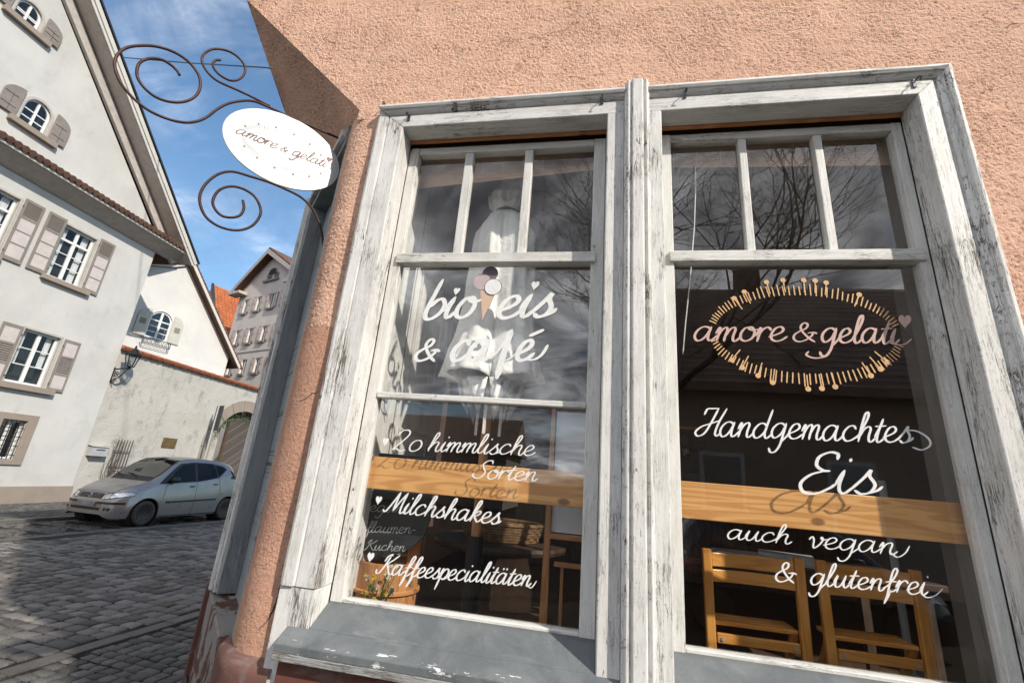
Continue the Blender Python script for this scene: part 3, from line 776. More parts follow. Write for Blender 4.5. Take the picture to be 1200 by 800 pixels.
LW = [0.78]
def ribbon(mb, pts, w, y, contrast=0.55, seg_taper=True):
    """flat brush stroke in the plane y, pts (x,z)"""
    P = np.array(pts); n = len(P); w = w*LW[0]
    if n < 2: return
    T = np.gradient(P, axis=0); L = np.linalg.norm(T, axis=1)+1e-9; T = T/L[:, None]
    nib = np.array([-0.80, 0.60]) if False else None
    down = np.abs(T[:, 1]*0.93 - T[:, 0]*0.28)
    hw = 0.5*w*((1-contrast) + contrast*down)
    if seg_taper:
        e = np.minimum(np.arange(n), np.arange(n)[::-1])/2.0
        hw = hw*np.clip(0.55+0.45*e, 0.55, 1)
    N = np.stack([-T[:, 1], T[:, 0]], 1)
    A = P + N*hw[:, None]; B = P - N*hw[:, None]
    vs = []
    for i in range(n):
        yy = y - 0.00025*i/n
        vs += [(A[i, 0], yy, A[i, 1]), (B[i, 0], yy, B[i, 1])]
    fs = [(2*i, 2*i+1, 2*i+3, 2*i+2) for i in range(n-1)]
    # rounded ends
    for i, s in ((0, -1), (n-1, 1)):
        c = P[i]; t = T[i]*s; yy = y - 0.00025*i/n
        o = len(vs); k = 5
        arc = [c + (N[i]*math.cos(a) + t*math.sin(a))*hw[i] for a in np.linspace(0, math.pi, k)]
        vs += [(p[0], yy-0.00003, p[1]) for p in arc]
        fs.append(tuple(range(o, o+k)))
    mb.add(vs, fs)
_ly = [0]
def write(mb, text, p0, p1, xh, slant, w, y0=1.6255, contrast=0.55, xform=None, jitter=0.03, seed=1):
    rr = random.Random(seed)
    adv = sum(GL[c][1] for c in text)
    L = math.hypot(p1[0]-p0[0], p1[1]-p0[1]); ux = ((p1[0]-p0[0])/L, (p1[1]-p0[1])/L)
    sx = L/adv
    cur = 0.0
    for ch_ in text:
        st, ad = GL[ch_]
        jz = rr.uniform(-jitter, jitter)
        for s in st:
            pts = catmull(s, 7) if len(s) > 2 else catmull(s, 4)
            q = []
            for a, b in pts:
                along = (cur+a)*sx + b*xh*slant; upz = (b+jz)*xh
                q.append((p0[0]+ux[0]*along - ux[1]*upz*0, p0[1]+ux[1]*along+upz))
            _ly[0] += 1
            ribbon(mb, q, w, y0 - 0.00030*(_ly[0] % 7), contrast)
        cur += ad
def heart(mb, c, r, y, slant=0.2):
    pts = []
    for i in range(28):
        t = 2*math.pi*i/28
        x = 16*math.sin(t)**3; z = 13*math.cos(t)-5*math.cos(2*t)-2*math.cos(3*t)-math.cos(4*t)
        pts.append((c[0]+(x*0.8+z*slant)*r/17, y, c[1]+z*r/15))
    mb.add(pts+[(c[0], y, c[1])], [(i, (i+1) % 28, 28) for i in range(28)])
def disc(mb, c, r, y, n=18, rz=None):
    mb.add([(c[0]+r*math.cos(2*math.pi*k/n), y, c[1]+(rz or r)*math.sin(2*math.pi*k/n)) for k in range(n)], [tuple(range(n))])

# left pane, upper text
def line(win, label, mat, fn):
    m_ = MB(); fn(m_); return m_.build('lettering', mat, win, label=label)
def L1(m):
    write(m, 'bıo', (-0.700, 2.398), (-0.485, 2.407), 0.090, 0.28, 0.019, contrast=0.45); heart(m, (-0.564, 2.524), 0.018, 1.6243)
def L2(m):
    write(m, 'eıs', (-0.392, 2.408), (-0.165, 2.417), 0.094, 0.28, 0.020, contrast=0.45); heart(m, (-0.238, 2.552), 0.021, 1.6243)
def L3(m): write(m, '&', (-0.705, 2.221), (-0.605, 2.2215), 0.060, 0.22, 0.013, contrast=0.4)
def L4(m):
    write(m, 'ca', (-0.560, 2.226), (-0.400, 2.229), 0.084, 0.25, 0.020, contrast=0.45)
    ribbon(m, catmull([(-0.400, 2.240), (-0.372, 2.262), (-0.345, 2.305), (-0.322, 2.350)], 8), 0.011, 1.6238)
    ribbon(m, catmull([(-0.318, 2.356), (-0.330, 2.315), (-0.345, 2.24), (-0.360, 2.165)], 8), 0.0235, 1.6236, 0.2)
    ribbon(m, catmull([(-0.350, 2.232), (-0.325, 2.236), (-0.300, 2.255)], 8), 0.010, 1.6232)
    write(m, 'e', (-0.300, 2.236), (-0.235, 2.240), 0.080, 0.25, 0.019, contrast=0.45)
    ribbon(m, catmull([(-0.245, 2.336), (-0.220, 2.348), (-0.192, 2.362)], 8), 0.012, 1.6232, 0.0)
    ribbon(m, catmull([(-0.245, 2.238), (-0.215, 2.244), (-0.19, 2.266), (-0.172, 2.300)], 8), 0.014, 1.6236)
LW[0] = 1.08
for lab, f_ in (('bold white script word bio', L1), ('bold white script word eis', L2), ('white ampersand before café', L3), ('bold white script word café', L4)): line(WL, lab, M_white_paint, f_)
LW[0] = 0.78
# ice cream cone
M_scoop1 = simple('mauve paint', (0.50,0.40,0.42), 0.6, var=0.05); M_scoop2 = simple('plum paint', (0.17,0.13,0.16), 0.6); M_cone = simple('cone paint', (0.62,0.44,0.32), 0.6, var=0.05)
m_ = MB(); disc(m_, (-0.4296, 2.6035), 0.034, 1.6255); m_.build('painted_scoop', M_scoop2, WL)
m_ = MB(); disc(m_, (-0.460, 2.567), 0.036, 1.6247); m_.build('painted_scoop', M_scoop1, WL)
m_ = MB(); disc(m_, (-0.4112, 2.5434), 0.0375, 1.6241); m_.build('painted_scoop', M_scoop2, WL)
m_ = MB(); disc(m_, (-0.4112, 2.5434), 0.0345, 1.6237); m_.build('painted_scoop', M_white_paint, WL)
m_ = MB().add([(-0.465,1.6262,2.530),(-0.401,1.6262,2.512),(-0.4424,1.6262,2.395)], [(0,1,2)]); m_.build('painted_cone', M_cone, WL)
m_ = MB(); ribbon(m_, [(-0.465,2.530),(-0.453,2.46),(-0.4424,2.395),(-0.42,2.455),(-0.401,2.512)], 0.0025, 1.6258, 0.1); m_.build('painted_cone_outline', M_scoop2, WL)
# lower text of the left window
def M1(m): write(m, '20', (-0.744, 1.865), (-0.620, 1.870), 0.040, 0.25, 0.0085, seed=2)
def M2(m): write(m, 'himmlische', (-0.600, 1.874), (-0.200, 1.886), 0.036, 0.28, 0.0085, seed=3)
def M3(m): write(m, 'Sorten', (-0.415, 1.793), (-0.185, 1.800), 0.032, 0.28, 0.0078, seed=4)
def M4(m): write(m, 'Milchshakes', (-0.730, 1.650), (-0.305, 1.646), 0.037, 0.30, 0.0098, seed=5)
def M5(m):
    write(m, 'Kaffeespecialitäten', (-0.712, 1.447), (-0.185, 1.468), 0.033, 0.30, 0.0088, seed=6)
    ribbon(m, catmull([(-0.19,1.468),(-0.178,1.466),(-0.163,1.487)], 6), 0.006, 1.6240)
for lab, f_ in (('white script number 20', M1), ('white script word himmlische', M2), ('white script word Sorten over the plank', M3), ('white script word Milchshakes', M4), ('white script word Kaffeespecialitäten', M5)): line(WL, lab, M_white_paint, f_)
for c, r in (((-0.770, 1.898), 0.016), ((-0.760, 1.688), 0.016), ((-0.756, 1.498), 0.017)):
    m_ = MB(); heart(m_, c, r, 1.6243, 0.1); m_.build('painted_heart', M_white_paint, WL)
# right pane
def R1(m): write(m, 'amore', (0.356, 2.334), (0.665, 2.340), 0.054, 0.22, 0.0125, seed=7)
def R2(m): write(m, '&', (0.690, 2.341), (0.770, 2.341), 0.046, 0.15, 0.0105, seed=8)
def R3(m):
    write(m, 'gelatı', (0.776, 2.340), (1.015, 2.341), 0.053, 0.22, 0.0125, seed=9)
    ribbon(m, catmull([(0.985,2.346),(1.01,2.338),(1.035,2.342),(1.056,2.360)], 8), 0.009, 1.6232)
    ribbon(m, catmull([(0.800,2.30),(0.782,2.287),(0.750,2.282),(0.727,2.292),(0.735,2.305)], 8), 0.010, 1.6232)
for lab, f_ in (('rose script word amore', R1), ('rose ampersand between amore and gelati', R2), ('rose script word gelati', R3)): line(WR, lab, M_rose_paint, f_)
m_ = MB(); heart(m_, (1.047, 2.425), 0.026, 1.6243, 0.15); m_.build('painted_heart', M_rose_paint, WR)
mb = MB()
ec = (0.722, 2.372); ea, eb = 0.290, 0.147
rr = random.Random(5)
dots = [(0.5073,2.5023),(0.5433,2.5289),(0.6221,2.5684),(0.6786,2.5767),(0.748,2.5769),(0.7853,2.5747),(0.8207,2.5669),(0.9206,2.5209),(0.9719,2.2754),(0.9481,2.2508),(0.9161,2.227),(0.804,2.1839),(0.7626,2.1761),(0.7204,2.1721),(0.6111,2.1898),(0.5666,2.2121),(0.5169,2.2388),(0.484,2.2656)]
for i in range(104):
    th = 2*math.pi*(i+0.5)/104
    if abs(math.sin(th)) < 0.16: continue
    ct, st = math.cos(th), math.sin(th)
    ln = rr.uniform(0.030, 0.044)*(0.45+0.55*abs(st))
    a = (ec[0]+ea*ct, ec[1]+eb*st)
    dx, dz = ct*0.42, st
    k = math.hypot(dx, dz); dx /= k; dz /= k
    lean = rr.uniform(-.08, .02)
    b = (a[0]+(dx+lean)*ln, a[1]+dz*ln)
    ribbon(mb, [a, ((a[0]+b[0])/2, (a[1]+b[1])/2), b], 0.0052, 1.6245-0.0003*(i % 2), 0.0, False)
for x, z in dots:
    disc(mb, (x, z), 0.0090, 1.6238)
    dx, dz = (x-ec[0])*0.35, (z-ec[1]); k = math.hypot(dx, dz)
    ribbon(mb, [(x, z), (x-dx/k*0.02, z-dz/k*0.02), (x-dx/k*0.048, z-dz/k*0.048)], 0.0050, 1.6234, 0.0, False)
mb.build('lettering', M_gold_paint, WR, label='apricot oval of short strokes and dots around the script')
def H1(m):
    write(m, 'Handgemachtes', (0.365, 1.993), (1.000, 2.010), 0.050, 0.25, 0.0098, seed=10)
    ribbon(m, catmull([(0.985,2.05),(1.02,2.050),(1.048,2.030),(1.050,2.008),(1.025,1.992),(1.0,1.998)], 7), 0.009, 1.6233)
def H2(m):
    write(m, 'E', (0.652, 1.832), (0.760, 1.838), 0.066, 0.22, 0.0145, seed=11); write(m, 'is', (0.760, 1.840), (0.885, 1.846), 0.070, 0.22, 0.0140, seed=12)
def H3(m): write(m, 'auch', (0.432, 1.676), (0.618, 1.677), 0.029, 0.3, 0.0072, seed=13)
def H4(m):
    write(m, 'vegan', (0.668, 1.674), (0.905, 1.678), 0.033, 0.3, 0.0072, seed=14)
    ribbon(m, catmull([(0.893,1.682),(0.908,1.672),(0.930,1.685),(0.945,1.706)], 6), 0.006, 1.6233)
def H5(m): write(m, '&', (0.566, 1.568), (0.626, 1.568), 0.036, 0.2, 0.0082, seed=15)
def H6(m):
    write(m, 'glutenfrei', (0.660, 1.570), (0.970, 1.578), 0.033, 0.28, 0.0078, seed=16)
    ribbon(m, catmull([(0.955,1.580),(0.968,1.572),(0.99,1.580),(1.012,1.600)], 6), 0.006, 1.6233)
for lab, f_ in (('white script word Handgemachtes', H1), ('large white script word Eis', H2), ('white script word auch', H3), ('white script word vegan', H4), ('white ampersand before glutenfrei', H5), ('white script word glutenfrei', H6)): line(WR, lab, M_white_paint, f_)
LW[0] = 1.0
# ------------------------------------------------------------------ SHOP INTERIOR
FZ = 0.95
MB().box(-1.5, 4.5, 1.84, 6.5, FZ-0.1, FZ).box(-1.05, 4.5, 1.66, 1.839, FZ-.1, FZ).build('room_floor', M_roomfloor, shop, grain='y')
MB().box(-1.5, 4.5, 1.84, 6.5, 3.46, 3.5).build('room_ceiling', M_ceiling, shop)
MB().box(-1.5, 4.5, 6.5, 6.6, FZ, 3.46).build('room_wall', M_roomwall, shop)
MB().box(-1.15, -1.05, 1.66, 2.30, FZ-.1, 3.5).build('room_wall', M_roomwall, shop)
MB().box(-1.5, -1.151, 2.2, 2.30, FZ-.1, 3.5).build('room_wall', M_roomwall, shop)
MB().box(4.5, 4.6, 1.66, 6.6, FZ-.1, 3.5).build('room_wall', M_roomwall, shop)
# inner lining around the windows: sill board, piers, head
MB().box(-1.05, -0.90, 1.66, 1.84, FZ, 3.46).build('room_wall', M_roomwall, shop)
MB().box(0.045, 0.235, 1.66, 1.84, FZ, 3.46).build('room_wall', M_roomwall, shop)
MB().box(1.165, 2.2, 1.66, 1.84, FZ, 3.46).build('room_wall', M_roomwall, shop)
MB().box(4.2, 4.5, 1.66, 1.84, FZ, 3.46).build('room_wall', M_roomwall, shop)
MB().box(-1.05, 2.2, 1.655, 1.84, 3.31, 3.5).build('room_wall', M_roomwall, shop)
MB().box(-1.05, 1.28, 1.65, 1.66, FZ, 1.335).build('room_wall', M_roomwall, shop)
# white panelled lining to the left of the left window, running back into the room
pl = bpy.data.objects.new('window_lining', None); C.objects.link(pl); pl.parent = shop; pl['label'] = 'white panelled boards lining the left side inside the window'
def splay(mb, a0, a1, z0, z1, t0, t1):
    # a along depth, t thickness towards the room centre
    d = Vector((0.10, 0.62, 0)).normalized(); n = Vector((d.y, -d.x, 0)); o = Vector((-0.895, 1.665, 0))
    P = [o + d*a + n*t for a, t in ((a0, t0), (a1, t0), (a1, t1), (a0, t1))]
    mb.add([(p.x, p.y, z0) for p in P] + [(p.x, p.y, z1) for p in P], [(3,2,1,0),(4,5,6,7),(0,1,5,4),(1,2,6,5),(2,3,7,6),(3,0,4,7)])
    return mb
splay(MB(), 0, 0.64, FZ, 3.3, -0.03, 0.0).build('lining_board', M_frame2, pl, grain='z')
m_ = MB()
splay(m_, 0.20, 0.205, FZ, 3.3, 0.0005, 0.003); m_.build('lining_joint', M_taupe, pl)
for za, zb in ((1.42, 1.98), (2.10, 2.76)):
    m_ = MB()
    splay(m_, 0.25, 0.26, za, zb, 0.0004, 0.010); splay(m_, 0.50, 0.51, za, zb, 0.0004, 0.010)
    splay(m_, 0.2602, 0.4998, za, za+0.01, 0.0004, 0.010); splay(m_, 0.2602, 0.4998, zb-0.01, zb, 0.0004, 0.010)
    m_.build('lining_panel_bead', M_taupe_light, pl, bevel=0.002)
    splay(MB(), 0.275, 0.485, za+0.03, zb-0.03, 0.0003, 0.006).build('lining_panel', M_frame2, pl, grain='z', bevel=0.003)

# planks across the windows, just inside the glass
for a, b, lab in ((-0.905, -0.0, 'pine plank fixed across the left window behind the word Sorten'), (0.262, 1.165, 'pine plank fixed across the right window above two chair backs')):
    o = MB().box(a, b, 1.675, 1.700, 1.722, 1.842).build('plank', M_plank, None, grain='x', bevel=0.003)
    tag(o, lab, 'plank')

# rolled bamboo blinds at the window heads
mB, nB = newmat('bamboo blind'); g = NT(nB)
tcB = g.n('ShaderNodeTexCoord').outputs['Object']
ln_ = g.noise(g.mapping(tcB, (3, 3, 260)), 1.0, 2, 0.5)
g.out(g.mix(ln_, (0.62,0.37,0.24), (0.86,0.62,0.45)), 0.6, 0, ln_, 0.4, 0.002)
for a, b, za, zb, lab in ((-0.885, 0.0, 3.088, 3.158, 'rolled bamboo blind at the head of the left window'), (0.262, 1.16, 3.152, 3.118, 'rolled bamboo blind at the head of the right window')):
    t = thing('bamboo_blind', lab, 'blind', ((a+b)/2, 1.70, 3.3))
    hw = (b-a)/2
    for k in range(16):
        f0, f1 = k/16, (k+0.86)/16
        d0, d1 = 3.3-za, 3.3-zb
        MB().add([(-hw, 0, -d0*f0), (hw, 0, -d1*f0), (hw, 0, -d1*f1), (-hw, 0, -d0*f1), (-hw, .004, -d0*f0), (hw, .004, -d1*f0), (hw, .004, -d1*f1), (-hw, .004, -d0*f1)],
                 [(0,1,2,3),(7,6,5,4),(0,4,5,1),(1,5,6,2),(2,6,7,3),(3,7,4,0)]).build('slat', mB, t)
    m_ = MB()
    for xx in np.linspace(-hw+0.06, hw-0.06, 9):
        m_.box(xx-0.0006, xx+0.0006, -0.002, 0.006, -0.97*min(3.3-za, 3.3-zb), -0.005)
    m_.build('blind_thread', M_canvas, t)
    MB().cyl((-hw, 0.02, -0.02), (hw, 0.02, -0.02), 0.017, n=10).build('blind_roll', mB, t)
tag(MB().tube([(0.413, 1.70, 3.15), (0.411, 1.70, 3.06), (0.395, 1.69, 2.85), (0.368, 1.685, 2.6), (0.345, 1.685, 2.42), (0.332, 1.685, 2.30)], 0.0022, 5).build('pull_cord', M_canvas, None),
    'thin white pull cord hanging at the left edge of the right window', 'cord')

# closed white parasol standing inside the left window
par = thing('parasol', 'closed white market parasol tied near its top behind the left window', 'parasol', (-0.445, 1.89, FZ))
def canopy():
    zs = [0.0, .05, .12, .20, .235, .27, .34, .42, .55, .75, 1.0, 1.2]
    nseg = 96
    top = 3.27-FZ
    prof = [(top, .03), (top-.06, .055), (top-.11, .095), (top-.16, .085), (top-.20, .050), (top-.24, .09), (top-.32, .133), (top-.48, .145), (top-.70, .152), (top-.90, .172), (top-1.0, .202), (top-1.08, .218)]
    vs = []; fs = []
    rng = random.Random(4)
    ph = [rng.uniform(0, 6.28) for _ in range(4)]
    n = 0
    prof2 = []
    for i in range(len(prof)-1):
        for k in range(4):
            t = k/4; prof2.append((lin(prof[i][0], prof[i+1][0], t), lin(prof[i][1], prof[i+1][1], t)))
    prof2.append(prof[-1])
    for i, (z, r) in enumerate(prof2):
        fr = i/(len(prof2)-1)
        dep = 0.34 + 0.20*fr
        if abs(z-(top-.20)) < .04: dep = 0.14
        for k in range(nseg):
            a = 2*math.pi*k/nseg
            w_ = abs(math.sin(a*2.5+0.62+0.20*math.sin(fr*4)))**0.42
            w2 = abs(math.sin(a*8+ph[1]+fr*1.5))**0.8
            rr_ = r*(1.12 - dep + dep*w_ + 0.10*w2 - 0.05)
            lx = rr_*math.cos(a+0.10*w_); ly = rr_*math.sin(a+0.10*w_)*0.85
            zz = z + (0.03*w_*fr**3)
            zz += 0.010*mnoise.noise(Vector((lx*9, ly*9, z*7)))
            dd = 1+0.05*mnoise.noise(Vector((lx*14, ly*14, z*11)))
            vs.append((lx*dd, ly*dd, zz))
    vs = [(x*1.0, y*.84, z) for x, y, z in vs]
    m = len(prof2)
    for i in range(m-1):
        for k in range(nseg):
            a = i*nseg+k; b = i*nseg+(k+1) % nseg
            fs.append((a, b, b+nseg, a+nseg))
    return MB().add(vs, fs)
cn = canopy().build('canopy', M_canvas, par, smooth=True)
sm = cn.modifiers.new('solid', 'SOLIDIFY'); sm.thickness = 0.004
# pointed inner folds below the hem
fl = MB(); rng = random.Random(9)
for k in range(9):
    a = 2*math.pi*k/9 + 0.3; r0 = 0.135+rng.uniform(-.02, .03); da = 0.33
    P = []
    for j in range(7):
        t = j/6; aa = a + (t-0.5)*2*da
        P.append((r0*math.cos(aa)*(1+0.12*math.sin(t*6.28)), r0*math.sin(aa)*0.85, 2.20-FZ))
    tip = (r0*0.62*math.cos(a), r0*0.62*math.sin(a)*0.85, 2.03-FZ + rng.uniform(-.02, .05))
    midp = [tuple(0.5*(p[i]+tip[i]) + (0.012*math.sin(j*2.1) if i < 2 else 0) for i in range(3)) for j, p in enumerate(P)]
    o = len(fl.v)
    fl.add(P + midp + [tip], [(j, j+1, 8+j, 7+j) for j in range(6)] + [(7+j, 8+j, 14) for j in range(6)])
fo = fl.build('hem_fold', M_canvas, par, smooth=True); sm = fo.modifiers.new('solid', 'SOLIDIFY'); sm.thickness = 0.003
MB().tube([(0.052*math.cos(a), 0.045*math.sin(a), 3.07-FZ) for a in np.linspace(0, 6.28, 20)], 0.007, 6).build('tie_strap', M_canvas_band, par)
MB().cyl((0, 0, 0.04), (0, 0, 3.3-FZ), 0.020, n=14).build('pole', M_orangewood, par, grain='z')
MB().cyl((0, 0, 0.0), (0, 0, 0.62), 0.033, n=14).build('base_tube', M_blackiron, par)
MB().lathe([(0.24, 0), (0.24, 0.04), (0.05, 0.07)], 20).build('base', M_blackiron, par)
for k in range(3):
    a = 2.2*k + .4
    MB().box(-0.006, 0.006, -.006, .006, 1.02, 1.24, T=Matrix.Translation((0.06*math.cos(a), 0.06*math.sin(a), 0))).build('rib', M_canvas, par)

# folding chairs behind the right window
def chair(label, x0, x1, y):
    t = thing('folding_chair', label, 'chair', ((x0+x1)/2, y, FZ), 0, 'folding chairs behind the right window')
    h = (x1-x0)/2
    for s in (-1, 1):
        MB().add([(s*h-.016, -.012, 0), (s*h+.016, -.012, 0), (s*h+.016, .012, 0), (s*h-.016, .012, 0),
                  (s*h-.016+s*.006, -.012, .66), (s*h+.016+s*.006, -.012, .66), (s*h+.016+s*.006, .012, .66), (s*h-.016+s*.006, .012, .66)],
                 [(3,2,1,0),(4,5,6,7),(0,1,5,4),(1,2,6,5),(2,3,7,6),(3,0,4,7)]).build('leg', M_beech, t, grain='z', bevel=0.004)
        MB().add([(s*h*.9-.012, .30, 0), (s*h*.9+.012, .30, 0), (s*h*.9+.012, .33, 0), (s*h*.9-.012, .33, 0),
                  (s*h*.9-.012, .03, .40), (s*h*.9+.012, .03, .40), (s*h*.9+.012, .06, .40), (s*h*.9-.012, .06, .40)],
                 [(3,2,1,0),(4,5,6,7),(0,1,5,4),(1,2,6,5),(2,3,7,6),(3,0,4,7)]).build('leg', M_beech, t, grain='z', bevel=0.004)
    def curved(z0, z1, bow=.022):
        vs = []; fs = []; n = 10
        for i in range(n+1):
            u = -1+2*i/n; x = u*(h-.012); yy = .004+bow*(1-u*u)
            vs += [(x, yy-.007, z0), (x, yy+.007, z0), (x, yy+.007, z1), (x, yy-.007, z1)]
        for i in range(n):
            for k in range(4):
                fs.append((4*i+k, 4*i+(k+1) % 4, 4*i+4+(k+1) % 4, 4*i+4+k))
        fs += [(0,1,2,3), (4*n+3, 4*n+2, 4*n+1, 4*n)]
        return MB().add(vs, fs)
    curved(.600, .648).build('backrest_rail', M_beech, t, grain='x', bevel=0.003)
    curved(.548, .590).build('backrest_rail', M_beech, t, grain='x', bevel=0.003)
    MB().box(-h+.017, h-.017, -.008, .008, .352, .384).build('seat_rail', M_beech, t, grain='x', bevel=0.003)
    seat = bpy.data.objects.new('seat', None); C.objects.link(seat); seat.parent = t
    for k in range(4):
        MB().box(-h+.012, h-.012, .012+.032*k, .038+.032*k, .405, .420).build('slat', M_beech, seat, grain='x', bevel=0.003)
    for s in (-1, 1):
        MB().cyl((s*(h-.035), -.0125, .367), (s*(h-.035), -.009, .367), .006, n=10).build('bolt', M_mailbox, t)
    return t
chair('left one of two varnished folding chairs, its back against the right window', 0.450, 0.756, 1.945)
chair('right one of two varnished folding chairs, under the word glutenfrei', 0.842, 1.132, 1.950)

# chalkboard with rounded lower edge, lower left of the left window
cb = thing('chalkboard', 'dark chalkboard with handwriting propped behind the left window below the plank', 'chalkboard', (-0.80, 1.80, 1.50))
prof = [(-.14,.36),(.17,.36),(.185,.12),(.17,.06),(.12,.01),(.04,-.03),(-.06,-.03),(-.14,0)]
MB().prism(prof, 0, .012).build('board', M_chalk, cb, bevel=0.003)
m_ = MB()
M_chalkw = simple('chalk line', (0.50,0.51,0.53), 0.9)
write(m_, 'vegane', (-0.905+.80, 1.626-1.5), (-0.70+.80, 1.640-1.5), 0.024, 0.15, 0.0028, y0=-0.001, contrast=0.2, seed=21)
write(m_, 'Pflaumen-', (-0.905+.80, 1.548-1.5), (-0.665+.80, 1.567-1.5), 0.022, 0.12, 0.0028, y0=-0.001, contrast=0.2, seed=22)
write(m_, 'Kuchen', (-0.86+.80, 1.487-1.5), (-0.70+.80, 1.499-1.5), 0.019, 0.12, 0.0026, y0=-0.001, contrast=0.2, seed=23)
m_.build('chalk_writing', M_chalkw, cb)
# wooden tub with flowers
tb = thing('wooden_tub', 'orange wooden tub standing under the chalkboard', 'tub', (-0.79, 1.88, FZ))
for k in range(20):
    a = 2*math.pi*k/20
    T = Matrix.Rotation(a, 4, 'Z')
    MB().box(.108, .122, -.0185, .0185, 0, .50, T=T).build('stave', M_orangewood, tb, grain='z', bevel=0.002)
for z in (.12, .40):
    MB().tube([(.126*math.cos(a), .126*math.sin(a), z) for a in np.linspace(0, 2*math.pi, 28)], .009, 6, caps=False).build('hoop', M_orangewood, tb)
MB().lathe([(.11, .47), (.11, .485)], 20).build('lid', M_orangewood, tb)
fv = thing('flower_vase', 'small vase of pale and yellow flowers in the lower left window corner', 'flowers', (-0.745, 1.70, 1.335))
rng = random.Random(12)
MB().lathe([(.018, -.38), (.030, -.30), (.034, -.12), (.020, -.04), (.024, 0)], 16).build('vase', M_paneglass, fv)
m_ = MB(); lf = MB(); yl = MB(); wh = MB()
for k in range(22):
    a = rng.uniform(0, 6.28); r = rng.uniform(.01, .075); h = rng.uniform(-.01, .13)
    tip = (r*math.cos(a), r*math.sin(a)*.5, h)
    m_.tube([(0, 0, -.1), (tip[0]*.4, tip[1]*.4, h*.4-.03), tip], .0013, 4)
    tgt = (yl, wh, wh, lf)[k % 4]
    for j in range(6):
        b = j*1.047; rr_ = .011
        c = Vector(tip); e = Vector((math.cos(b)*rr_, rng.uniform(-.004, .004), math.sin(b)*rr_))
        s_ = Vector((-e.z, 0, e.x))*.35
        tgt.add([c, c+e*.6+s_, c+e*1.1, c+e*.6-s_], [(0,1,2,3)])
m_.build('stem', M_leaf, fv); lf.build('leaf', M_leaf, fv); yl.build('petal', M_yellow, fv); wh.build('petal', M_leafpale, fv)
# post next to the tub
tag(MB().box(-0.722, -0.672, 1.89, 1.915, FZ, 1.73).build('wooden_post', M_orangewood, None, grain='z', bevel=.003), 'flat wooden upright between the tub and the parasol pole', 'post')
# easel with a sheet of white paper at the right edge of the left window
es = thing('wooden_easel', 'pine easel holding a white sheet at the right of the left window', 'easel', (-0.16, 1.95, FZ))
MB().add([(-.020,-.012,0),(.018,-.012,0),(.018,.012,0),(-.020,.012,0),(-.010,-.012,1.16),(.006,-.012,1.16),(.006,.012,1.16),(-.010,.012,1.16)], [(3,2,1,0),(4,5,6,7),(0,1,5,4),(1,2,6,5),(2,3,7,6),(3,0,4,7)]).build('leg', M_orangewood, es, grain='z', bevel=.002)
MB().box(.36, .39, -.012, .012, 0, 1.16).build('leg', M_orangewood, es, grain='z', bevel=.002)
MB().box(-.008, .39, -.014, .010, 1.16, 1.178).build('top_rail', M_orangewood, es, grain='x', bevel=.002)
MB().box(.008, .36, -.016, .012, .635, .655).build('shelf', M_orangewood, es, grain='x', bevel=.002)
MB().box(.03, .36, -.010, .012, .535, .552).build('cross_rail', M_orangewood, es, grain='x', bevel=.002)
MB().box(.055, .068, .02, .035, 0, .535).build('strut', M_orangewood, es, grain='z', bevel=.002)
tag(MB().box(-0.148, 0.02, 1.952, 1.955, 1.61, 2.098).build('paper_sheet', M_paper, None), 'white sheet of paper held by the pine easel', 'paper')
# wicker basket, paper bag, small picture frame
bk = thing('wicker_basket', 'shallow wicker basket on a table behind the word Milchshakes', 'basket', (-0.44, 2.42, 1.50))
for k in range(6):
    z = .010+.012*k; r = .185+.004*k
    MB().tube([((r+.004*math.sin(16*a+k*3.14))*math.cos(a), .7*r*math.sin(a), z) for a in np.linspace(0, 2*math.pi, 64)], .0068, 5, caps=False).build('weave', M_wicker, bk)
MB().lathe([(.17, 0), (.17, .006)], 24).build('bottom', M_wicker, bk, T=Matrix.Diagonal((1, .7, 1, 1)))
MB().tube([((.212)*math.cos(a), .148*math.sin(a), .085) for a in np.linspace(0, 2*math.pi, 40)], .009, 6, caps=False).build('rim', M_wicker, bk)
tbl = thing('side_table', 'dark round table carrying the wicker basket', 'table', (-0.44, 2.46, FZ))
MB().lathe([(.34, .52), (.345, .535), (.34, .55)], 32).build('table_top', M_darkwood, tbl)
for k in range(4):
    a = .78+1.57*k
    MB().cyl((.12*math.cos(a), .12*math.sin(a), .52), (.26*math.cos(a), .26*math.sin(a), 0), .014, n=8).build('leg', M_blackiron, tbl)
bag = MB(); 
bag.add([(-.09,-.05,0),(.09,-.05,0),(.09,.05,0),(-.09,.05,0),(-.085,-.045,.10),(.09,-.055,.11),(.085,.05,.10),(-.09,.045,.10),(-.075,-.03,.20),(.065,-.03,.215),(.07,.035,.205),(-.07,.03,.21)],
        [(3,2,1,0),(0,1,5,4),(1,2,6,5),(2,3,7,6),(3,0,4,7),(4,5,9,8),(5,6,10,9),(6,7,11,10),(7,4,8,11)])
bo = bag.build('paper_bag', M_kraft, None, bevel=.006); bo.location = (-0.33, 2.18, 1.255); bo.rotation_euler = (0, 0, .2)
tag(bo, 'crumpled brown paper bag below the wicker basket', 'bag')
st_ = thing('low_stool', 'small dark stool under the brown paper bag', 'stool', (-0.33, 2.18, FZ))
MB().box(-.15, .15, -.12, .12, .285, .303).build('seat', M_darkwood, st_, grain='x', bevel=.003)
for sx in (-1, 1):
    for sy in (-1, 1):
        MB().box(sx*.12-.012, sx*.12+.012, sy*.095-.012, sy*.095+.012, 0, .2845).build('leg', M_darkwood, st_, grain='z')
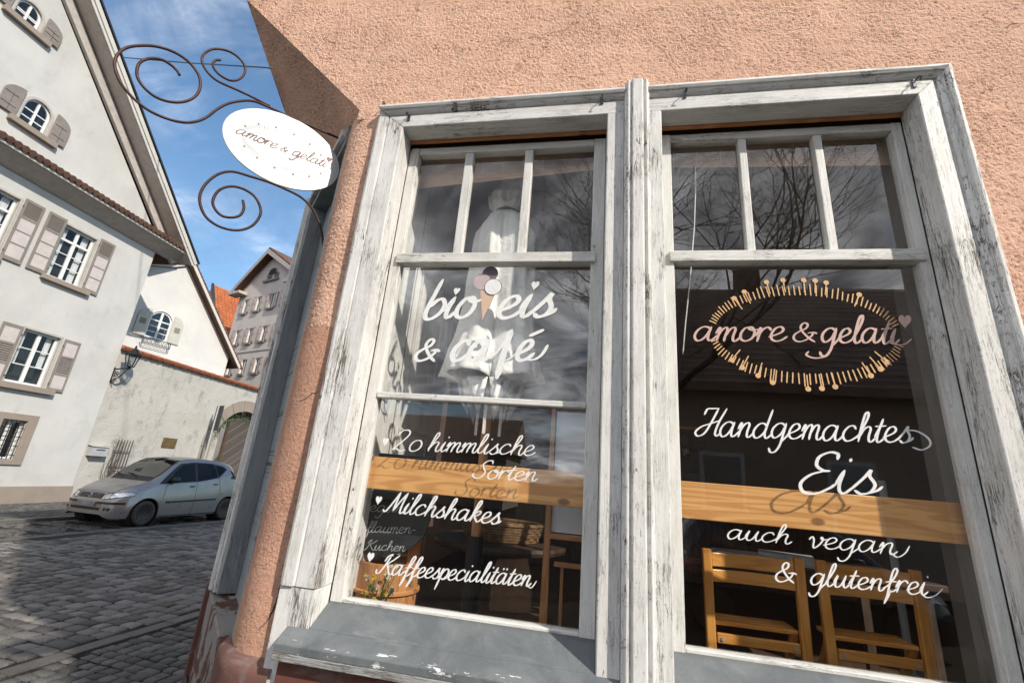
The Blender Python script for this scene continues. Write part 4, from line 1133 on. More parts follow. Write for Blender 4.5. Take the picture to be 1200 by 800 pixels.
# back counter with coffee machine and glasses, seen dimly through the right window
ct = thing('shop_counter', 'long dark counter at the back of the shop', 'counter', (0.4, 5.2, FZ))
MB().box(-1.2, 2.4, 0, .7, 0, .92).build('cabinet', M_darkwood, ct, grain='x', bevel=.01)
MB().box(-1.25, 2.45, -.03, .73, .921, .955).build('worktop', M_orangewood, ct, grain='x', bevel=.005)
for k in range(6):
    MB().box(-1.15+.59*k, -.60+.59*k, -.018, -.0005, .08, .88).build('door', M_darkwood, ct, grain='z', bevel=.004)
shf = thing('wall_shelf', 'pale lit shelf edge high on the back wall of the shop', 'shelf', (0.3, 4.2, 2.35))
MB().box(-.55, .7, 0, .28, 0, .022).build('board', M_orangewood, shf, grain='x')
for s in (-.5, .6):
    MB().box(s, s+.02, 0, .26, -.12, -.0005).build('bracket', M_blackiron, shf)
rng = random.Random(5)
for k in range(9):
    x = .02+.098*k + rng.uniform(-.01, .01); r = rng.uniform(.022, .032); h = rng.uniform(.10, .2)
    o = MB().lathe([(r, 0), (r, h*.6), (r*.4, h*.78), (r*.4, h)], 14).build('bottle', M_mailbox if k % 3 == 0 else M_paneglass, None)
    o.location = (x+.15, 5.42, FZ+.9555)
    tag(o, ['first grey bottle from the left end of the back counter row', 'second bottle of the back counter row, clear glass', 'third bottle of the back counter row, clear glass', 'fourth bottle of the back counter row, grey', 'fifth, middle bottle of the back counter row', 'sixth bottle of the back counter row, clear glass', 'seventh bottle of the back counter row, grey', 'eighth bottle of the back counter row, clear glass', 'last bottle of the back counter row, beside the coffee machine'][k], 'bottle', 'bottles on the back counter')
cmx = thing('coffee_machine', 'dark metal coffee machine on the counter at the back', 'coffee machine', (0.95, 5.45, FZ+.9555))
MB().box(-.28, .30, -.18, .22, 0, .12).box(-.28, .30, .05, .22, .12, .38).box(-.30, .32, -.2, .24, .38, .46).build('body', M_zinc, cmx, bevel=.015)
for x in (-.14, .10):
    MB().cyl((x, -.1, .379), (x, -.1, .30), .035, n=14).build('group_head', M_mailbox, cmx)
    MB().cyl((x, -.1, .315), (x, -.26, .30), .011, n=8).build('handle', M_black, cmx)
# standing lamp pole and stacked magazines behind the chairs
pole_ = thing('pole_stand', 'thin grey metal pole standing at the right of the right window', 'stand', (1.30, 2.35, FZ))
MB().cyl((0, 0, .02), (0, 0, .98), .014, n=12).build('pole', M_mailbox, pole_)
MB().lathe([(.15, 0), (.15, .012), (.03, .03)], 24).build('base', M_mailbox, pole_)
tb2 = thing('bench_table', 'dark table behind the two folding chairs', 'table', (0.80, 2.75, FZ))
MB().box(-.75, .75, -.3, .3, .53, .56).build('table_top', M_darkwood, tb2, grain='x', bevel=.004)
for sx in (-1, 1):
    for sy in (-1, 1):
        MB().box(sx*.68-.02, sx*.68+.02, sy*.25-.02, sy*.25+.02, 0, .5295).build('leg', M_darkwood, tb2, grain='z')
mz = [(-.42, .0, .2, .14, (0.30,0.30,0.29)), (-.05, .02, .22, .15, (0.42,0.41,0.38)), (.18, .03, .24, .15, (0.50,0.50,0.48))]
for k, (x, y, w_, d_, c_) in enumerate(mz):
    mm = simple('magazine %d' % k, c_, 0.5, var=.2, scale=20)
    o = MB().box(-w_/2, w_/2, -d_/2, d_/2, 0, .02+.012*k).build('magazine_pile', mm, None, bevel=.002)
    o.location = (.80+x, 2.62+y, FZ+.5605); o.rotation_euler = (0, 0, .2-.25*k)
    tag(o, ['grey magazines at the left end of the table behind the chairs', 'cream magazines in the middle of the table behind the chairs', 'white booklets at the right end of the table behind the chairs'][k], 'magazines')

# ------------------------------------------------------------------ SIGN ON ITS BRACKET
BX, BY = -1.287, 1.687           # foot of the bracket on the cut corner
BM = Matrix(((-0.7071, 0.7071, 0, BX), (-0.7071, -0.7071, 0, BY), (0, 0, 1, 0), (0, 0, 0, 1)))    # x = outwards, y = towards back left, z up
def sm3(pts, y=0.0, sub=4):
    return [(p[0], y, p[1]) for p in catmull(pts, sub)]
br = thing('sign_bracket', 'rusty wrought iron bracket with three spiral scrolls on the shop corner', 'sign bracket')
br.matrix_basis = BM
main = [(-0.018,3.388),(0.232,3.378),(0.366,3.376),(0.417,3.37),(0.461,3.342),(0.505,3.296),(0.535,3.242),(0.554,3.195),(0.58,3.154),(0.617,3.123),(0.67,3.107),(0.735,3.109),(0.795,3.135),(0.847,3.18),(0.879,3.236),(0.887,3.288),(0.872,3.341),(0.834,3.384),(0.786,3.415),(0.731,3.426),(0.679,3.414),(0.634,3.376),(0.614,3.328),(0.614,3.274),(0.637,3.225),(0.677,3.192),(0.726,3.181),(0.771,3.197),(0.805,3.231),(0.818,3.273),(0.815,3.312),(0.792,3.346),(0.759,3.364),(0.724,3.358),(0.701,3.344),(0.689,3.329)]
sec = [(0.35,3.384),(0.423,3.388),(0.492,3.388),(0.557,3.386),(0.597,3.400),(0.631,3.434),(0.641,3.475),(0.627,3.518),(0.602,3.546),(0.562,3.563),(0.522,3.557),(0.49,3.53),(0.481,3.487),(0.495,3.443),(0.523,3.419),(0.561,3.421),(0.59,3.44),(0.599,3.466),(0.591,3.488),(0.577,3.498)]
low = [(-0.03,2.70),(-0.006,2.803),(0.023,2.882),(0.067,2.946),(0.125,2.985),(0.194,2.997),(0.271,3.0),(0.348,2.993),(0.411,2.984),(0.455,2.949),(0.485,2.887),(0.493,2.826),(0.477,2.773),(0.443,2.732),(0.389,2.714),(0.33,2.725),(0.286,2.766),(0.268,2.826),(0.279,2.871),(0.312,2.909),(0.359,2.922),(0.404,2.911),(0.437,2.874),(0.446,2.821),(0.431,2.787),(0.401,2.766),(0.367,2.772),(0.34,2.794),(0.333,2.832),(0.345,2.869)]
MB().tube(sm3(main), 0.0058, 8).build('upper_scroll', M_iron, br, smooth=True)
MB().tube(sm3(sec, 0.0), 0.0052, 8).build('small_scroll', M_iron, br, smooth=True)
MB().tube(sm3(low), 0.0058, 8).build('lower_scroll', M_iron, br, smooth=True)
MB().box(-0.03, -0.01, -0.015, 0.015, 3.33, 3.45).build('wall_plate', M_iron, br, bevel=.002)
MB().box(-0.045, -0.02, -0.015, 0.015, 2.66, 2.78).build('wall_plate', M_iron, br, bevel=.002)
sg = thing('hanging_sign', 'white oval sign lettered amore & gelati hanging in the iron bracket', 'sign')
sg.matrix_basis = BM
cx_, cz_, ra, rb = 0.245, 3.190, 0.250, 0.186
n = 72
el = [(cx_+ra*math.cos(2*math.pi*k/n), cz_+rb*math.sin(2*math.pi*k/n)) for k in range(n)]
MB().prism(el, -0.004, 0.004).build('board', M_signwhite, sg, bevel=.001)
for (rx, rz) in ((0.242, 3.368), (0.248, 3.008)):
    MB().tube([(rx+.008*math.cos(a), .001, rz+.010*math.sin(a)) for a in np.linspace(0, 2*math.pi, 14)], .0022, 5, caps=False).build('ring', M_iron, sg)
MB().tube([(-.004, 0, 3.228), (-.02, 0, 3.222), (-.03, 0, 3.226)], .003, 5).build('side_hook', M_iron, sg)
# print on the face turned to the street corner (reads from outside inwards), built in mirrored x then flipped
def flipx(mb):
    mb.v = [(2*cx_ - x, y, z) for x, y, z in mb.v]; return mb
M_sr = simple('sign rose print', (0.15,0.07,0.065), 0.6); M_sh = simple('sign heart print', (0.30,0.13,0.12), 0.6); M_sgry = simple('sign grey print', (0.36,0.35,0.345), 0.6, var=.02)
face = lambda mb: flipx(mb)
# viewer side: which face of the board looks at the photographer
side = -1 if (BM.to_3x3() @ Vector((0, 1, 0))).dot(Vector((0, 0, 1.8)) - Vector((BX, BY, 3.2))) < 0 else 1
def onface(mb):
    mb = flipx(mb)
    mb.v = [(x, side*(0.0046 + abs(y)), z) for x, y, z in mb.v]; return mb
m_ = MB()
def sgx(v): return 2*cx_-v
write(m_, 'amore', (sgx(.446), 3.170), (sgx(.280), 3.176), 0.030, 0.30, 0.0048, y0=0.0, contrast=0.5, seed=31)
write(m_, '&', (sgx(.262), 3.179), (sgx(.232), 3.179), 0.019, 0.2, 0.0042, y0=0.0, contrast=0.6, seed=32)
write(m_, 'gelati', (sgx(.215), 3.180), (sgx(.062), 3.188), 0.030, 0.30, 0.0048, y0=0.0, contrast=0.5, seed=33)
onface(m_).build('lettering', M_sr, sg)
m_ = MB(); heart(m_, (sgx(.052), 3.242), .017, 0.0008, .15); onface(m_).build('heart_print', M_sh, sg)
m_ = MB()
for i in range(84):
    th = 2*math.pi*(i+.5)/84
    if abs(math.sin(th)) < .22: continue
    ct_, st_2 = math.cos(th), math.sin(th); ln2 = .020*(.6+.4*abs(st_2))
    a = (sgx(.245)+.165*ct_, 3.187+.080*st_2); dx, dz = ct_*.45, st_2; k = math.hypot(dx, dz)
    b = (a[0]+dx/k*ln2, a[1]+dz/k*ln2)
    ribbon(m_, [a, ((a[0]+b[0])/2, (a[1]+b[1])/2), b], .0015, 0.0022, 0, False)
    if i % 6 == 1: disc(m_, (b[0]+dx/k*.006, b[1]+dz/k*.006), .0050, 0.0026, 10)
onface(m_).build('sunburst_print', M_sgry, sg)
# ------------------------------------------------------------------ GROUND, STREET, SETTS
def plane_sheet(name, x0, x1, y0, y1, z, mat, T=None):
    o = MB().add([(x0, y0, z), (x1, y0, z), (x1, y1, z), (x0, y1, z)], [(0,1,2,3)], T).build(name, mat, None)
    return structure(o)
mG, nG = newmat('joint grit'); g = NT(nG)
tcG = g.n('ShaderNodeTexCoord').outputs['Object']
a_ = g.noise(tcG, 9, 7, 0.7); b_ = g.noise(tcG, 120, 3, 0.6)
col = g.mix(g.ramp(a_, 0.35, 0.65), (0.018,0.016,0.013), (0.060,0.052,0.040))
col = g.mix(g.ramp(g.noise(tcG, 2.3, 5, 0.6), 0.52, 0.7, 0, 0.6), col, (0.035,0.042,0.018))
g.out(col, 0.95, 0, b_, 0.8, 0.01, 0.2)
def stone_mat(name, c0, c1, sand=0.25):
    m, nt = newmat(name); g = NT(nt)
    tc = g.n('ShaderNodeTexCoord').outputs['Object']
    rnd = g.n('ShaderNodeObjectInfo').outputs['Random']
    at = g.n('ShaderNodeAttribute', attribute_name='tone').outputs['Fac']
    v = g.math('FRACT', g.math('ADD', rnd, at))
    geo = g.n('ShaderNodeNewGeometry').outputs['Position']
    c = g.mix(v, c0, c1)
    big = g.noise(geo, 1.1, 6, 0.65, 0.5)
    c = g.mix(g.ramp(big, 0.54, 0.72, 0, sand), c, (0.21,0.17,0.12))
    sp = g.noise(geo, 85, 4, 0.7)
    c = g.mix(g.ramp(sp, 0.35, 0.7), g.mix(1.0, c, (0.55,0.55,0.56), 'MULTIPLY'), g.mix(1.0, c, (1.3,1.3,1.3), 'MULTIPLY'))
    c = g.mix(g.ramp(g.noise(geo, 14, 5, 0.7), 0.58, 0.72, 0, 0.45), c, (0.17,0.155,0.135))
    g.out(c, g.ramp(sp, 0.3, 0.7, 0.42, 0.75), 0, g.math('ADD', sp, g.math('MULTIPLY', g.noise(geo, 24, 4, 0.6), 1.6)), 0.8, 0.012, 0.45)
    return m
M_sett = stone_mat('granite sett', (0.065,0.061,0.060), (0.260,0.243,0.226), 0.45)
M_mosaic = stone_mat('pavement stone', (0.050,0.049,0.046), (0.165,0.160,0.150), 0.1)
M_kerb = stone_mat('kerb granite', (0.10,0.095,0.086), (0.16,0.15,0.135), 0.2)

ground = plane_sheet('ground', -600, 600, -600, 900, -0.06, mG)
# street frame: X' along the street (t), Y' to the left (w)
ST = Matrix(((math.sin(R(3.1)), -math.cos(R(3.1)), 0, -4.49), (math.cos(R(3.1)), math.sin(R(3.1)), 0, 3.39), (0,0,1,0), (0,0,0,1)))
street = plane_sheet('street', -25, 60, 0.16, 5.86, -0.018, mG, ST)
pavement = plane_sheet('pavement', -25, 60, -14, 0.0, -0.014, mG, ST)
parking = plane_sheet('parking_strip', -25, 60, 6.06, 8.20, -0.012, mG, ST)
sidewalk = plane_sheet('far_pavement', -25, 60, 8.36, 11.95, 0.030, mG, ST)
def sett_mesh(name, l, w_, h, seed, mat, bev=0.14):
    rg = random.Random(seed)
    top = []
    base = []
    n = 8
    cor = [(-1,-1),(0,-1.04),(1,-1),(1.04,0),(1,1),(0,1.04),(-1,1),(-1.04,0)]
    for i, (a, b) in enumerate(cor):
        j = rg.uniform(.90, 1.02)
        base.append((a*l/2*j, b*w_/2*j))
    vs = [(x, y, -h) for x, y in base] + [(x*.985, y*.985, -0.012) for x, y in base] + [(x*.90, y*.89, rg.uniform(-.003, .001)) for x, y in base] + [(rg.uniform(-.01,.01), rg.uniform(-.01,.01), .0015)]
    fs = [(i, (i+1) % 8, 8+(i+1) % 8, 8+i) for i in range(8)] + [(8+i, 8+(i+1) % 8, 16+(i+1) % 8, 16+i) for i in range(8)] + [(16+i, 16+(i+1) % 8, 24) for i in range(8)]
    me = bpy.data.meshes.new(name); me.from_pydata(vs, [], fs); me.materials.append(mat)
    me.polygons.foreach_set('use_smooth', [True]*len(me.polygons)); me.update()
    return me, vs, fs
cam_p = Vector((0, 0, 1.8))
def visible(P):
    d = Vector(P) - cam_p; az = math.degrees(math.atan2(d.x, d.y))
    return -64 < az < -39.0
def lay(parent, cells, l, w_, mat, seed, nparts=300, part='cobble', stuff='distant_cobbles', zoff=0.0):
    """cells: (t,w,rot,scale_l,scale_w)"""
    vars_ = [sett_mesh(part, l, w_, 0.05, seed+k, mat) for k in range(8)]
    rg = random.Random(seed)
    items = []
    for (t, w2, rot, sl, sw) in cells:
        P = ST @ Vector((t, w2, zoff + rg.uniform(-.004, .004)))
        items.append((P, rot, sl, sw, rg.randrange(8), rg.uniform(-.03, .03), rg.uniform(-.03, .03), rg.random()))
    vis = sorted([i for i in items if visible(i[0])], key=lambda i: (i[0]-cam_p).length)
    parts = vis[:nparts]; ids = set(id(i) for i in parts)
    base = ST.to_euler().z
    for P, rot, sl, sw, k, rx, ry, tn in parts:
        o = bpy.data.objects.new(part, vars_[k][0]); C.objects.link(o); o.parent = parent
        o.location = P; o.rotation_euler = (rx, ry, R(86.9)+rot); o.scale = (sl, sw, 1)
    V = []; F = []; TN = []
    for it in items:
        if id(it) in ids: continue
        P, rot, sl, sw, k, rx, ry, tn = it
        T = Matrix.Translation(P) @ Matrix.Rotation(R(86.9)+rot, 4, 'Z') @ Matrix.Rotation(ry, 4, 'Y') @ Matrix.Rotation(rx, 4, 'X') @ Matrix.Diagonal((sl, sw, 1, 1))
        o_ = len(V)
        V += [tuple(T @ Vector(p)) for p in vars_[k][1][8:]]
        F += [tuple(i-8+o_ for i in f) for f in vars_[k][2][8:]]
        TN += [tn]*17
    me = bpy.data.meshes.new(stuff); me.from_pydata(V, [], F); me.materials.append(mat)
    at = me.attributes.new('tone', 'FLOAT', 'POINT'); at.data.foreach_set('value', TN)
    me.polygons.foreach_set('use_smooth', [True]*len(me.polygons)); me.update()
    o = bpy.data.objects.new(stuff, me); C.objects.link(o); o.parent = parent; o['kind'] = 'stuff'
    return o
rg = random.Random(11)
cells = []
# street setts: courses across the street
t = -2.5
while t < 17.0:
    dt = rg.uniform(.150, .185)
    w2 = 0.17 + rg.uniform(0, .12)
    while w2 < 5.78:
        dw = rg.uniform(.15, .29)
        big = 1.0
        cells.append((t+dt/2+rg.uniform(-.006,.006)+0.02*math.sin(w2*1.7), w2+dw/2, rg.uniform(-.07, .07), (dt-.018)/.16*rg.uniform(.92,1.03), (dw-.020)/.16*rg.uniform(.94,1.03)))
        w2 += dw
    t += dt
lay(street, cells, .16, .16, M_sett, 100)
# pavement: small stones in diagonal rows between street edge and shop
cells = []
t = -2.5
row = 0
while t < 9.0:
    dt = rg.uniform(.105, .125)
    w2 = -0.02 - rg.uniform(0, .07)
    while w2 > -3.2:
        dw = rg.uniform(.11, .165)
        cells.append((t+dt/2+0.012*math.sin(w2*3+row), w2-dw/2, rg.uniform(-.05, .05), (dt-.013)/.11, (dw-.013)/.11))
        w2 -= dw
    t += dt; row += 1
cells = [c for c in cells if (ST @ Vector((c[0], c[1], 0))).x < -1.9 or (ST @ Vector((c[0], c[1], 0))).y < 1.3]
lay(pavement, cells, .11, .11, M_mosaic, 200, stuff='small_pavement_stones')
# parking strip: small stones in fans
cells = []
t = -2.0
while t < 13:
    for (cw) in (6.06+0.0, 6.06+1.07, 6.06+2.14):
        for ring in range(1, 9):
            r = ring*0.085
            nst = max(3, int(math.pi*r/0.098))
            for k in range(nst):
                a = math.pi*(k+.5)/nst
                tt, ww = t + r*math.sin(a)*0.9, cw - .02 + r*math.cos(a)*0.78
                if 6.09 < ww < 8.18:
                    cells.append((tt, ww, -a+math.pi/2, .9, .78))
    t += 0.70
# remove near duplicates between fans
grid = {}; keep = []
for c in cells:
    key = (round(c[0]/.07), round(c[1]/.07))
    if key in grid: continue
    grid[key] = 1; keep.append(c)
lay(parking, keep, .095, .095, M_mosaic, 300, nparts=0, stuff='fan_laid_stones')
cells = []
t = 0.0
while t < 13:
    dt = .10; w2 = 8.38
    while w2 < 11.9:
        cells.append((t+.05, w2+.05, rg.uniform(-.1,.1), .9, .9)); w2 += .10
    t += dt
lay(sidewalk, cells, .095, .095, M_mosaic, 400, nparts=0, stuff='small_pavement_stones', zoff=.045)
# granite edging strips
def edging(name, w0, w1, z0, z1, lab, parent, t0=-3, t1=16, L=.9):
    t = t0
    while t < t1:
        l = L*rg.uniform(.8, 1.15)
        MB().box(t+.006, t+l-.006, w0, w1, z0, z1 + rg.uniform(-.004, .004), T=ST).build(name, M_kerb, parent, bevel=.008)
        t += l
edging('edging_stone', 0.005, 0.155, -.06, .004, None, pavement, L=.55)
edging('kerb_stone', 5.87, 6.05, -.06, .045, None, parking)
edging('kerb_stone', 8.21, 8.35, -.06, .065, None, sidewalk)

# ------------------------------------------------------------------ FACADE TOOLS
def facade(name, label, cat, origin, az, group=None):
    """Empty whose local x runs along the facade (azimuth az), local y points into the house, z up"""
    return thing(name, label, cat, origin, R(90-az), group)
def wall_poly(outer, holes, reveal=0.16, y=0.0, thick=None):
    loops = [outer] + holes
    tri = tessellate_polygon([[Vector((a, b, 0)) for a, b in lp] for lp in loops])
    vs = [(a, y, b) for lp in loops for a, b in lp]
    mb = MB().add(vs, [tuple(t) for t in tri])
    for h in holes:
        n = len(h)
        mb.add([(a, y, b) for a, b in h] + [(a, y+reveal, b) for a, b in h], [(i, (i+1) % n, n+(i+1) % n, n+i) for i in range(n)])
    return mb
def rect(x0, x1, z0, z1): return [(x0, z0), (x1, z0), (x1, z1), (x0, z1)]
def arch(x0, x1, z0, zs, n=10, rise=None):
    c = (x0+x1)/2; r = (x1-x0)/2; rs = rise or r
    return [(x0, z0), (x1, z0)] + [(c+r*math.cos(math.pi*k/n), zs+rs*math.sin(math.pi*k/n)) for k in range(n+1)]
def window_rect(parent, x0, x1, z0, z1, cols=2, rows=3, top=None, y=0.09, frame=M_winwhite, fw_=0.055, bar=0.028):
    w0 = bpy.data.objects.new('window', None); C.objects.link(w0); w0.parent = parent
    m = MB()
    m.box(x0, x0+fw_, y, y+.05, z0, z1).box(x1-fw_, x1, y, y+.05, z0, z1).box(x0+fw_, x1-fw_, y, y+.05, z0, z0+fw_).box(x0+fw_, x1-fw_, y, y+.05, z1-fw_, z1)
    m.build('frame', frame, w0, bevel=.006)
    zt = z1-fw_
    xc = (x0+x1)/2
    m = MB()
    if top:
        m.box(x0+fw_, x1-fw_, y-.012, y+.05, top-.035, top+.035)
        m.box(xc-.04, xc+.04, y-.006, y+.05, top+.0355, z1-fw_-.0005); zt = top-.036
    m.box(xc-.045, xc+.045, y-.008, y+.05, z0+fw_+.0005, zt)
    for sx in (0, 1):
        a, b = (x0+fw_, xc-.045) if sx == 0 else (xc+.045, x1-fw_)
        for k in range(1, rows):
            zz = z0+fw_ + (zt-z0-fw_)*k/rows
            m.box(a+.0005, b-.0005, y+.006, y+.04, zz-bar/2, zz+bar/2)
    m.build('glazing_bars', frame, w0, bevel=.004)
    MB().add([(x0+.01, y+.022, z0+.01), (x1-.01, y+.022, z0+.01), (x1-.01, y+.022, z1-.01), (x0+.01, y+.022, z1-.01)], [(0,1,2,3)]).build('pane', M_paneglass, w0, keep=True)
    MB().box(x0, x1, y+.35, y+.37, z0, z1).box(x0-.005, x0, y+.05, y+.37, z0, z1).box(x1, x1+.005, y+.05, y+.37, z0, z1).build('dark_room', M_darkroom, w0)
    rc_ = random.Random(int(abs(x0*97+z0*31)))
    if rc_.random() < .75 and x1-x0 > .7:
        cw = (x1-x0)*rc_.uniform(.16, .30); hh = rc_.choice((z0+.02, z0+(z1-z0)*.35))
        for sx in (0, 1):
            a0 = x0+fw_ if sx == 0 else x1-fw_-cw; V = []; nn = 14
            for k in range(nn+1):
                V += [(a0+cw*k/nn, y+.10+.02*math.sin(k*1.9), hh), (a0+cw*k/nn, y+.10+.02*math.sin(k*1.9), z1-.03)]
            MB().add(V, [(2*k, 2*k+2, 2*k+3, 2*k+1) for k in range(nn)]).build('curtain', M_canvas, w0)
    return w0
def shutter(parent, x0, x1, z0, z1, slats=(0.72, 0.95), panels=((0.06,0.26),(0.28,0.47),(0.49,0.68)), y=-.05, mat=None, pm=None, slatcount=8):
    mat = mat or M_taupe; pm = pm or M_taupe_light
    s = bpy.data.objects.new('shutter', None); C.objects.link(s); s.parent = parent
    H = z1-z0; f = .055
    m = MB().box(x0, x0+f, y, y+.035, z0, z1).box(x1-f, x1, y, y+.035, z0, z1)
    edges = sorted(set([0, 1] + [v for p in panels for v in p] + ([slats[0], slats[1]] if slats else [])))
    spans = list(panels) + ([slats] if slats else [])
    spans = sorted(spans); prev = 0.0
    for a, b in spans + [(1.0, 1.0)]:
        if a-prev > 0.001: m.box(x0+f+.0005, x1-f-.0005, y+.001, y+.034, z0+H*prev, z0+H*a)
        prev = b
    m.build('shutter_frame', mat, s, bevel=.004)
    for a, b in panels:
        MB().box(x0+f+.001, x1-f-.001, y+.008, y+.026, z0+H*a+.001, z0+H*b-.001).build('shutter_panel', pm, s, bevel=.004)
    if slats:
        m = MB()
        for k in range(slatcount):
            zz = z0+H*slats[0] + H*(slats[1]-slats[0])*(k+.5)/slatcount; dz = H*(slats[1]-slats[0])/slatcount*.42
            m.add([(x0+f+.001, y+.002, zz-dz), (x1-f-.001, y+.002, zz-dz), (x1-f-.001, y+.028, zz+dz), (x0+f+.001, y+.028, zz+dz),
                   (x0+f+.001, y+.008, zz-dz-.004), (x1-f-.001, y+.008, zz-dz-.004), (x1-f-.001, y+.034, zz+dz-.004), (x0+f+.001, y+.034, zz+dz-.004)],
                  [(0,1,2,3),(7,6,5,4),(0,4,5,1),(1,5,6,2),(2,6,7,3),(3,7,4,0)])
        m.build('louvre_slats', mat, s)
    for zz in (z0+H*.12, z0+H*.86):
        MB().box(x0-.03 if x0 > parent.get('xc', 0) else x1-.005, x0+.005 if x0 > parent.get('xc', 0) else x1+.03, y-.008, y-.0005, zz-.012, zz+.012).build('hinge', M_blackiron, s)
    return s

# ------------------------------------------------------------------ HOUSE ONE (big white gable, left)
h1 = facade('gabled_house', 'large white gabled house with taupe louvred shutters and tiled skirt eave', 'house', (-15.75, 12.0, 0), -3.65)
wins_up = [(-2.84, -1.92, 6.33, 7.96), (-4.97, -4.03, 6.33, 7.96), (-7.1, -6.17, 6.33, 7.96), (-9.3,-8.4,6.33,7.96), (-11.5,-10.6,6.33,7.96)]
wins_lo = [(-2.76, -1.82, 3.22, 4.70), (-5.0, -4.06, 3.22, 4.70), (-7.2, -6.26, 3.22, 4.70), (-10.5,-9.56,3.22,4.70)]
holes = [rect(*w_) for w_ in wins_up + wins_lo] + [rect(-2.42, -1.84, 1.20, 2.24)]
holes += [[(x, z) for x, z in arch(a, b, c, d)] for a, b, c, d in ((-4.82, -4.20, 9.96, 10.50), (-5.83, -5.27, 12.50, 12.86), (-11.0, -10.4, 9.96, 10.50), (-7.9,-7.3,9.96,10.5))]
outer = [(-15.0, 0.5), (-0.0, 0.5), (-0.0, 9.0), (-0.30, 9.25), (-7.5, 16.2), (-14.7, 9.25), (-15.0, 9.0)]
wall_poly(outer, holes, 0.16).build('wall', M_house_white, h1)
MB().box(-15.0, 0, 0.45, 10, 0, 9.0).prism([(-15.0, 9.0), (0, 9.0), (-7.5, 16.2)], 0.6, 10).build('wall_body', M_house_white, h1)
MB().box(-15.05, 0.03, -0.045, 0.30, 0, 0.5).build('plinth', M_sandstone, h1, bevel=.015)
MB().box(-0.001, 0.002, 0.0, 0.45, 0.5, 9.0).build('wall', M_house_white, h1)
# skirt eave across the gable foot
MB().add([(-15.2,-.52,8.93),(0.9,-.52,8.93),(0.9,-.02,8.60),(-15.2,-.02,8.60),(-15.2,-.52,8.90),(0.9,-.52,8.90),(0.9,-.02,8.57),(-15.2,-.02,8.57)], [(0,1,2,3),(7,6,5,4),(0,4,5,1),(1,5,6,2),(3,2,6,7),(3,7,4,0)]).build('eave_soffit', M_eave, h1)
for k in range(13):
    x = -0.55-1.05*k
    MB().add([(x-.5,-.50,8.902),(x+.49,-.50,8.902),(x+.49,-.04,8.592),(x-.5,-.04,8.592),(x-.5,-.50,8.885),(x+.49,-.50,8.885),(x+.49,-.04,8.575),(x-.5,-.04,8.575)], [(0,1,2,3),(7,6,5,4),(0,4,5,1),(1,5,6,2),(2,6,7,3),(3,7,4,0)]).build('soffit_board', M_eave, h1)
MB().box(-15.2, 0.92, -.56, -.521, 8.88, 9.02).build('eave_fascia', M_barge, h1, bevel=.006)
m_ = MB()
for k in range(95):
    x = 0.86-.17*k
    m_.tube([(x, -.64, 9.02), (x, -.30, 9.14), (x, -.005, 9.25)], [.088, .082, .078], 8)
o = m_.build('eave_tiles', M_tile_dark, h1); o['kind'] = 'stuff'
MB().box(-15.2, .9, -.56, -.01, 9.0, 9.05).build('tile_bed', M_tile_dark, h1)
# roof with its overhanging verge
def roof_half(x_e, z_e, x_r, z_r, th=.24, y0=-.78, y1=10.4):
    d = Vector((x_r-x_e, z_r-z_e)).normalized(); n = Vector((-d.y, d.x)); n = n if n.y > 0 else -n
    return [(x_e, z_e), (x_r, z_r), (x_r+n.x*0, z_r+th*1.3), (x_e+n.x*th, z_e+n.y*th)]
vr = [(1.02, 8.62), (-7.5, 16.75), (-7.5, 17.05), (1.25, 8.72)]
vl = [(-16.0, 8.62), (-7.5, 16.75), (-7.5, 17.05), (-16.25, 8.72)]
MB().prism(vr, -.62, 10.4).prism(vl, -.62, 10.4).build('roof', M_tile_dark, h1)
def verge(p0, p1, wdt, y0, y1, mat, name, off=0.0):
    a = Vector(p0); b = Vector(p1); d = (b-a).normalized(); n = Vector((d.y, -d.x))
    if n.y > 0: n = -n
    a2 = a + n*off; b2 = b + n*off
    P = [a2, b2, b2+n*wdt, a2+n*wdt]
    return MB().prism([(p.x, p.y) for p in P], y0, y1).build(name, mat, h1, bevel=.004)
verge((1.12, 8.72), (-7.5, 16.95), .20, -.66, -.621, M_barge, 'bargeboard', 0.03)
verge((1.12, 8.72), (-7.5, 16.95), .14, -.70, -.661, M_barge, 'bargeboard', 0.0)
verge((1.16, 8.72), (-7.5, 16.99), .05, -.74, 0.5, M_zinc, 'verge_trim', -0.055)
verge((0.98, 8.62), (-7.5, 16.72), .05, -.60, 0.0, M_eave, 'verge_soffit', 0.0)
verge((0.86, 8.66), (-7.5, 16.6), .26, -.12, -.002, M_eave, 'verge_rafter', 0.03)
# gutter and downpipe at the right corner
MB().tube([(1.1, -.5, 8.72), (1.1, 5, 8.72), (1.1, 10, 8.72)], .075, 8).build('gutter', M_zinc, h1)
MB().tube([(1.02, -.45, 8.70), (0.95, -.40, 8.50), (0.75, -.20, 8.35), (0.35, .05, 8.22), (0.08, .30, 8.12), (0.07, .5, 7.8), (0.07, .5, 5.5)], .042, 8).build('downpipe', M_zinc, h1)
h1['xc'] = 0
for i, (a, b, c, d) in enumerate(wins_up):
    window_rect(h1, a, b, c, d, rows=3, top=c+(d-c)*.74)
    MB().box(a-.055, a, -.02, .03, c-.02, d+.06).box(b, b+.055, -.02, .03, c-.02, d+.06).box(a-.0545, b+.0545, -.021, .029, d+.0, d+.0605).build('window_surround', M_eave, h1, bevel=.004)
    MB().box(a-.10, b+.30 if i == 0 else b+.10, -.13, .0, c-.16, c-.021).build('sill', M_sandstone, h1, bevel=.01)
    if b > -12:
        h1['xc'] = (a+b)/2
        shutter(h1, a-.50, a-.03, c-.05, d+.12); shutter(h1, b+.09, b+.56, c-.05, d+.12)
